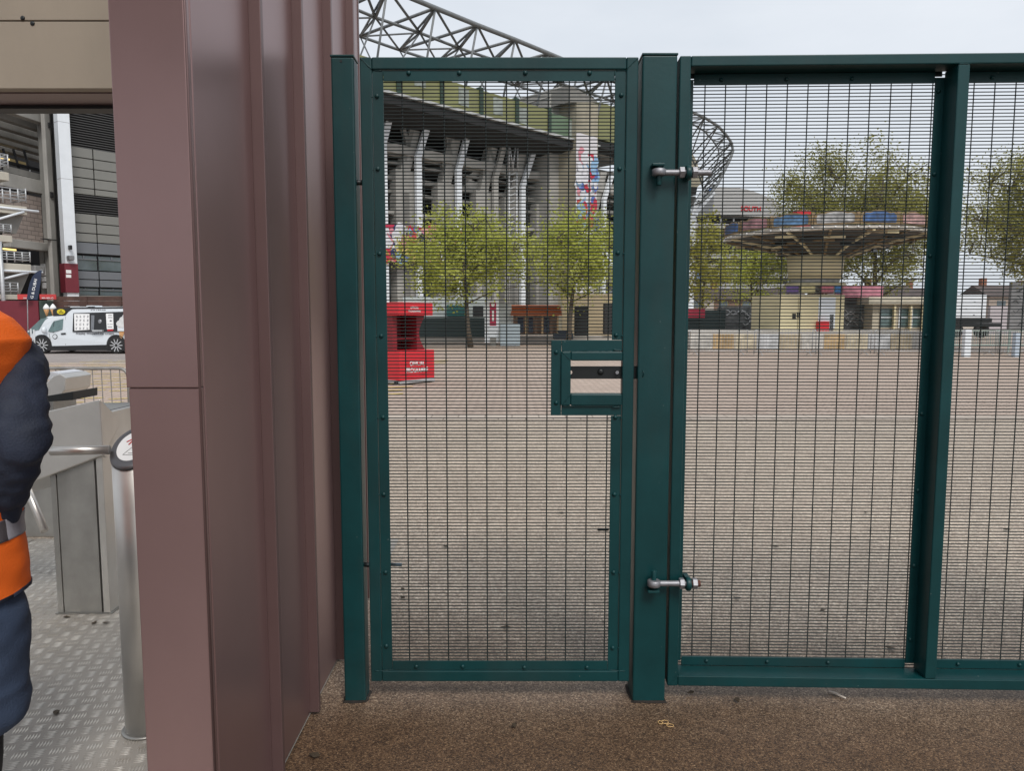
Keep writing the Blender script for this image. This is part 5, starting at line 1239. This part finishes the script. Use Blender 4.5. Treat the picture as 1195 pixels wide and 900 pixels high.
for k in range(26):
    x = rs_.uniform(1183,1222); y = rs_.uniform(333,381); a, z = fr.at(x,y,.02); q = [fr.pt(a+.07*j, .02+.003*k, z+.08*sin(j*1.1+k)) for j in range(-2,3)]; mb.path(q, .014, 4)
o = mb.build('printed_curl', M_blackmetal, gp); o['kind'] = 'stuff'
# green mesh fence and posts
mf = thing('low_fence', W(1150,404,27.5)*1, 'low pale green railing fence seen through the second gate bay', 'fence'); mf.location.z = 0
P27 = plane(30.5); M_pg = mat('pale_green_rail',(.34,.42,.38,1),.5)
mb = MB(); a0 = P27.at(1095,395)[0]; a1 = P27.at(1260,395)[0]; zt_ = P27.at(1150,386.5)[1]; zb_ = P27.at(1150,402)[1]
a = a0
while a < a1: mb.tube(P27.pt(a,0,zb_), P27.pt(a,0,zt_), .012, 5, caps=False); a += .09
o = mb.build('railing_bars', M_pg, mf); o['kind'] = 'stuff'
mb = MB(); mb.fbox(P27, a0, a1, -.02, .02, zt_, zt_+.05); mb.fbox(P27, a0, a1, -.02, .02, zb_-.05, zb_); mb.build('rail', M_pg, mf)
for a in (a0+.1, (a0+a1)/2, a1-.1): mb = MB(); mb.fbox(P27, a-.03, a+.03, -.03, .03, 0, zt_+.1); mb.build('post', M_pg, mf)
simple('marker_post', M_white, 27, 'short square white post in front of the pale green fence', 'post', (1127,1134.5,385,419,-.2,0), bevel=.01)
simple('marker_post', mat('pale_blue_post',(.45,.52,.60,1),.5), 27, 'short pale blue post at the right edge before the patterned screen', 'post', (1186,1192.5,388,419,-.2,0), bevel=.01)
# far terraced houses
rh = random.Random(6)
hb = [(.20,.13,.10),(.36,.30,.26),(.24,.15,.12),(.42,.38,.34)]
for k in range(14):
    x0 = -2+k*8.2; Yh = 112+3*(k%3)
    h = thing('terraced_house', (x0+3.9, Yh, 0), 'far terraced house with slate roof and chimney beyond the plaza', 'house', 'far terraced houses beyond the plaza')
    he = 4.2+rh.uniform(-.2,.3); mb = MB(); mb.box(x0, x0+7.8, Yh, Yh+8, 0, he); mb.build('wall', mat('house_wall_%d' % (k%4), hb[k%4]+(1,), .9, 0, .1, 1), h)
    mb = MB(); mb.prism([(x0-.2,Yh-.4,he),(x0-.2,Yh+8.4,he),(x0-.2,Yh+4,he+1.9)], (8.1,0,0)); rf = mb.build('roof', mat('slate_roof',(.09,.07,.065,1),.8,0,.25,1), h)
    mb = MB(); mb.box(x0+1, x0+1.8, Yh+3.6, Yh+4.4, he+1.2, he+3.0); mb.build('chimney', mat('chimney_brick',(.25,.11,.07,1),.9), rf)
    for wx0 in (1.2, 4.8):
        for wz in (.9, 2.7): mb = MB(); mb.box(x0+wx0, x0+wx0+1.3, Yh-.05, Yh, wz, wz+1.1); mb.build('window', M_glass, h)
# ================================================================== PERSON (left edge, back to the camera)
PX, PY = -1.54, 1.86
person = thing('person', (PX, PY, 0), 'person in orange hi-vis vest, navy jacket and navy shorts, cropped by the left edge', 'person')
M_skin = mat('skin', (.50,.30,.22,1), .55, 0, .06, 8); M_hair = mat('dark_hair', (.03,.02,.015,1), .7, 0, .3, 40)
M_navy = mat('navy_fabric', (.016,.022,.042,1), .75, 0, .25, 9, .25, 180); M_shorts = mat('blue_navy_shorts', (.035,.055,.10,1), .8, 0, .15, 8, .3, 220)
M_or = mat('hi_vis_orange', (.95,.16,.012,1), .7, 0, .05, 6, .2, 200); M_ref = mat('reflective_grey', (.27,.26,.29,1), .45, .3, .1, 20, .2, 260); M_legg = mat('black_legging', (.012,.012,.014,1), .7)
def skin_body(name, verts, edges, mat_, parent, sub=2):
    me = bpy.data.meshes.new(name); me.from_pydata([v[0] for v in verts], edges, []); me.materials.append(mat_)
    o = bpy.data.objects.new(name, me); C.objects.link(o)
    sk = me.skin_vertices or None
    md = o.modifiers.new('skin', 'SKIN'); 
    if not me.skin_vertices: bpy.context.view_layer.update()
    if not me.skin_vertices:
        bm = bmesh.new(); bm.from_mesh(me); bm.verts.layers.skin.verify(); bm.to_mesh(me); bm.free()
    for i, v in enumerate(verts): me.skin_vertices[0].data[i].radius = (v[1], v[2] if len(v) > 2 else v[1]); 
    me.skin_vertices[0].data[0].use_root = True
    sb = o.modifiers.new('sub', 'SUBSURF'); sb.levels = sub; sb.render_levels = sub; md.use_smooth_shade = True
    bpy.context.view_layer.update()
    m2 = bpy.data.meshes.new_from_object(o.evaluated_get(bpy.context.evaluated_depsgraph_get()))
    o.modifiers.clear(); o.data = m2
    for p in m2.polygons: p.use_smooth = True
    if parent: o.parent = parent
    return o
# local coordinates: x right, y away from the camera (the way the person faces), z up
sh, el, wr = V((.225,.12,1.40)), V((.297,-.03,1.20)), V((.185,.04,.95))
hand = V((.14,.24,1.00))
sh2, el2, wr2 = V((-.195,.0,1.44)), V((-.32,-.10,1.20)), V((-.22,.12,1.0))
bv = [((0,0,.95),.13,.10),((0,0,1.12),.12,.095),((0,-.01,1.30),.15,.105),((0,-.01,1.42),.10,.07),((0,0,1.53),.055),((0,.01,1.60),.055),
      (tuple(sh+V((-.05,0,-.01))),.035),(tuple(el),.036),(tuple(wr),.028),(tuple(sh2+V((.05,0,-.01))),.035),(tuple(el2),.036),(tuple(wr2),.028),
      ((.10,0,.90),.10),((.11,.01,.50),.062),((.11,.0,.30),.058),((.11,-.01,.09),.04),((.11,.10,.04),.035,.03),
      ((-.10,0,.90),.10),((-.11,.01,.50),.062),((-.11,.0,.30),.058),((-.11,-.01,.09),.04),((-.11,.10,.04),.035,.03)]
be = [(0,1),(1,2),(2,3),(3,4),(4,5),(3,6),(6,7),(7,8),(3,9),(9,10),(10,11),(0,12),(12,13),(13,14),(14,15),(15,16),(0,17),(17,18),(18,19),(19,20),(20,21)]
skin_body('body', bv, be, M_skin, person)
# head with face, ears, hair
hd_ = MB(); rings = []
HC = V((0,.015,1.70))
for i in range(17):
    th = pi*i/16; z = -cos(th)*.122; rr = sin(th)
    ring = []
    for j in range(28):
        a = 2*pi*j/28; jaw = 1-.22*max(0,-z/.12)
        x = .076*rr*cos(a)*jaw; y = .095*rr*sin(a)*(1 if sin(a) > 0 else 1.05)
        if sin(a) > .93 and abs(z+.015) < .03: y += .018*(1-abs(z+.015)/.03)
        if sin(a) > .8 and abs(z+.06) < .012: y += .004
        if sin(a) > .6 and .0 < z < .03 and .15 < abs(cos(a)) < .6: y -= .006
        ring.append(HC+V((x,y,z)))
    rings.append(ring)
hd_.loft(rings)
for s_ in (-1,1): hd_.blob(HC+V((s_*.078,-.005,-.005)), .012, .02, .032)
hd_.v = [tuple(p) for p in hd_.v]; h_o = hd_.build('head', M_skin, None); h_o.parent = person
eb = MB()
for s_ in (-1,1): eb.blob(HC+V((s_*.032,.088,.012)), .012,.008,.008)
o = eb.build('eyes', M_whiteprint, None); o.parent = h_o
hr = MB(); rings = []
for i in range(12):
    th = pi*(.30+.70*i/11); z = -cos(th)*.132; rr = sin(th)
    rings.append([HC+V((.085*rr*cos(a_), -.012+.100*rr*sin(a_)*(.55 if (sin(a_) > 0 and z < .05) else 1), z)) for a_ in [2*pi*j/28 for j in range(28)]])
hr.loft(rings); o = hr.build('hair', M_hair, None); o.parent = person
# hands with fingers
def hand_(w_, dirv, side):
    d = V(dirv).normalized(); up = V((0,0,1)); r_ = d.cross(up).normalized()*side
    vs = [(tuple(w_),.024,.02),(tuple(w_+d*.05),.03,.018),(tuple(w_+d*.085),.032,.016)]; es = [(0,1),(1,2)]
    for k in range(4):
        o_ = r_*(.027-.018*k); L_ = (.068,.078,.072,.055)[k]; b0 = w_+d*.088+o_; i = len(vs)
        vs += [(tuple(b0),.0095),(tuple(b0+d*L_*.5-up*.006),.0085),(tuple(b0+d*L_*.85-up*.022),.0075)]; es += [(2,i),(i,i+1),(i+1,i+2)]
    i = len(vs); b0 = w_+d*.03+r_*.03; vs += [(tuple(b0),.011),(tuple(b0+r_*.022+d*.025-up*.004),.010),(tuple(b0+r_*.026+d*.055-up*.01),.008)]; es += [(1,i),(i,i+1),(i+1,i+2)]
    return skin_body('hand', vs, es, M_skin, person, 2)
hand_(wr, (-.6,.7,-.1), 1); hand_(wr2, (.6,.7,-.1), -1)
# garments: lofted elliptical rings with folds
def sq_(c, q): return (abs(c)**q)*(1 if c >= 0 else -1)
def garment(name, rings, m_, amp=.006, fs=9, n=44, par=None, thick=0, seed=0, caps=False, q=1, st=10):
    "rings: (centre, rx, ry, tilt axis pair)"
    mb = MB(); rr = []
    # interpolate rings
    dense = []
    for (c0, rx0, ry0), (c1, rx1, ry1) in zip(rings[:-1], rings[1:]):
        for k in range(st):
            t = k/st; dense.append((V(c0).lerp(V(c1), t), rx0+(rx1-rx0)*t, ry0+(ry1-ry0)*t))
    dense.append((V(rings[-1][0]), rings[-1][1], rings[-1][2]))
    for i, (c, rx, ry) in enumerate(dense):
        t = (dense[min(i+1,len(dense)-1)][0]-dense[max(i-1,0)][0]).normalized()
        a_ = t.cross(V((0,1,0))); 
        if a_.length < .2: a_ = V((1,0,0))
        a_.normalize(); 
        if a_.x < 0: a_ = -a_
        b_ = t.cross(a_).normalized(); ring = []
        for j in range(n):
            an = 2*pi*j/n; p = c+a_*(rx*sq_(cos(an),q))+b_*(ry*sq_(sin(an),q)); d = (p-c).normalized()
            w_ = noise.noise(V((p.x*fs, p.y*fs, p.z*fs*1.5+seed)))*amp + (max(0,.5-abs(noise.noise(V((p.x*fs*.9+7, p.y*fs*.9, p.z*fs*1.9+p.x*9+seed)))*2.2))*.5*amp if par is None and amp > .008 else 0) + noise.noise(V((p.x*fs*2.3, p.y*fs*2.3, p.z*fs*4+seed)))*amp*.6
            ring.append(p+d*w_)
        rr.append(ring)
    mb.loft(rr, True, caps); o = mb.build(name, m_, None); o.parent = par or person
    if thick: s_ = o.modifiers.new('solid','SOLIDIFY'); s_.thickness = thick; s_.offset = -1
    return o
garment('jacket', [((0,0,.90),.205,.150),((0,0,1.05),.205,.15),((0,-.01,1.25),.215,.155),((0,-.01,1.40),.225,.145),((0,-.01,1.475),.17,.11),((0,0,1.53),.075,.075),((0,0,1.575),.072,.072)], M_navy, .008, thick=.004)
for s_, S_, E_, W_ in ((1,sh,el,wr),(-1,sh2,el2,wr2)):
    garment('sleeve', [(tuple(S_+V((-.09*s_,-.02,-.02))),.085,.075),(tuple(S_+V((-.015*s_,0,-.03))),.070,.075),(tuple(S_.lerp(E_,.4)+V((.0*s_,0,0))),.062,.065),(tuple(S_.lerp(E_,.8)),.072,.072),(tuple(E_+V((-.012*s_,.01,-.02))),.078,.078),(tuple(E_.lerp(W_,.35)),.066,.066),(tuple(E_.lerp(W_,.7)),.056,.056),(tuple(W_),.042,.042)], M_navy, .0105, 10, n=64, seed=3+s_, thick=.003, caps=False)
vr = [((0,0,.765),.243,.185),((0,0,.80),.24,.182),((0,0,1.0),.238,.175),((0,-.005,1.2),.242,.195),((0,-.01,1.34),.272,.225),((0,-.01,1.43),.285,.21),((0,-.01,1.485),.255,.165),((0,-.01,1.53),.19,.12),((0,-.005,1.545),.12,.095)]
vest = garment('vest', vr, M_or, .007, 7, n=96, thick=.004, q=.72)
# reflective bands laid over the vest
def band(name, z0, z1, a0, a1, m_, off=.004):
    mb = MB(); n = 30; k_ = 12; pts = []
    def prof_(z):
        for (c0, rx0, ry0), (c1, rx1, ry1) in zip(vr[:-1], vr[1:]):
            if z <= c1[2]: t = (z-c0[2])/(c1[2]-c0[2]); return V(c0).lerp(V(c1), t), rx0+(rx1-rx0)*t, ry0+(ry1-ry0)*t
        return V(vr[-1][0]), vr[-1][1], vr[-1][2]
    for i in range(k_+1):
        z = z0+(z1-z0)*i/k_; c, rx, ry = prof_(z); row = []
        for j in range(n+1):
            an = a0+(a1-a0)*j/n; p = V((c.x+rx*sq_(cos(an),.72), c.y+ry*sq_(sin(an),.72), z)); d = V((cos(an), sin(an), 0))
            w_ = noise.noise(V((p.x*7, p.y*7, p.z*7*1.5)))*.007+noise.noise(V((p.x*16.1, p.y*16.1, p.z*28)))*.0042
            row.append(p+d*(w_+off))
        pts.append(row)
    vs_ = [p for r_ in pts for p in r_]; fs_ = [(i*(n+1)+j, i*(n+1)+j+1, (i+1)*(n+1)+j+1, (i+1)*(n+1)+j) for i in range(k_) for j in range(n)]
    mb.add(vs_, fs_, True); o = mb.build(name, m_, None); o.parent = vest; s2 = o.modifiers.new('solid','SOLIDIFY'); s2.thickness = .002; return o
band('reflective_band', .915, .97, 0, 2*pi, M_ref)
for cx_ in (-pi/2+1.22, -pi/2-1.22, pi/2+.6, pi/2-.6):
    band('reflective_band', .975, 1.49, cx_-.2, cx_+.2, M_ref, .0045)
band('hem_tape', .763, .772, 0, 2*pi, M_navy, .003)
# shorts
garment('shorts', [((0,0,.98),.205,.16),((0,0,.9),.215,.165),((0,0,.82),.212,.16),((0,0,.76),.212,.155)], M_shorts, .006, caps=False, thick=.004)
for s_ in (1,-1):
    lg_ = garment('shorts_leg', [((s_*.10,0,.84),.10,.125),((s_*.105,0,.765),.122,.145),((s_*.115,0,.70),.132,.150),((s_*.120,0,.55),.130,.140),((s_*.118,0,.46),.122,.132),((s_*.112,0,.425),.105,.12)], M_shorts, .012, 6, seed=s_*5, thick=.004)
    garment('legging', [((s_*.11,.01,.52),.070,.072),((s_*.11,0,.32),.066,.070),((s_*.11,-.01,.13),.048,.052),((s_*.11,-.01,.07),.05,.055)], M_legg, .002)
    mb = MB(); rings = []
    for y_, w2_, h2_ in ((-.085,.03,.07),(-.06,.042,.10),(0,.044,.105),(.06,.046,.075),(.13,.05,.055),(.18,.04,.04),(.20,.015,.025)):
        rings.append([V((s_*.115+w2_*cos(a_), y_, .004+max(0,(h2_/2)*(1+sin(a_))))) for a_ in [2*pi*j/16 for j in range(16)]])
    mb.loft(rings); o = mb.build('boot', M_legg, None); o.parent = person
# back pocket with folded white paper
def rp_(a, z, off): 
    return V((.105+(.132+off)*cos(a), (.152+off)*sin(a), z))
mb = MB(); mb.path([rp_(a_, .705-.03*(a_+1.6), .010) for a_ in (-1.5,-1.1,-.8,-.35)], .005, 6); o = mb.build('pocket_welt', M_navy, None); o.parent = person
mb = MB(); q = [rp_(-1.3,.672,.016), rp_(-.62,.688,.016), rp_(-.62,.706,.016), rp_(-1.3,.692,.016)]; mb.prism(q, (0,-.002,0)); o = mb.build('paper_slip', M_whiteprint, None); o.parent = person
person.location.z = .009
bpy.context.view_layer.update()
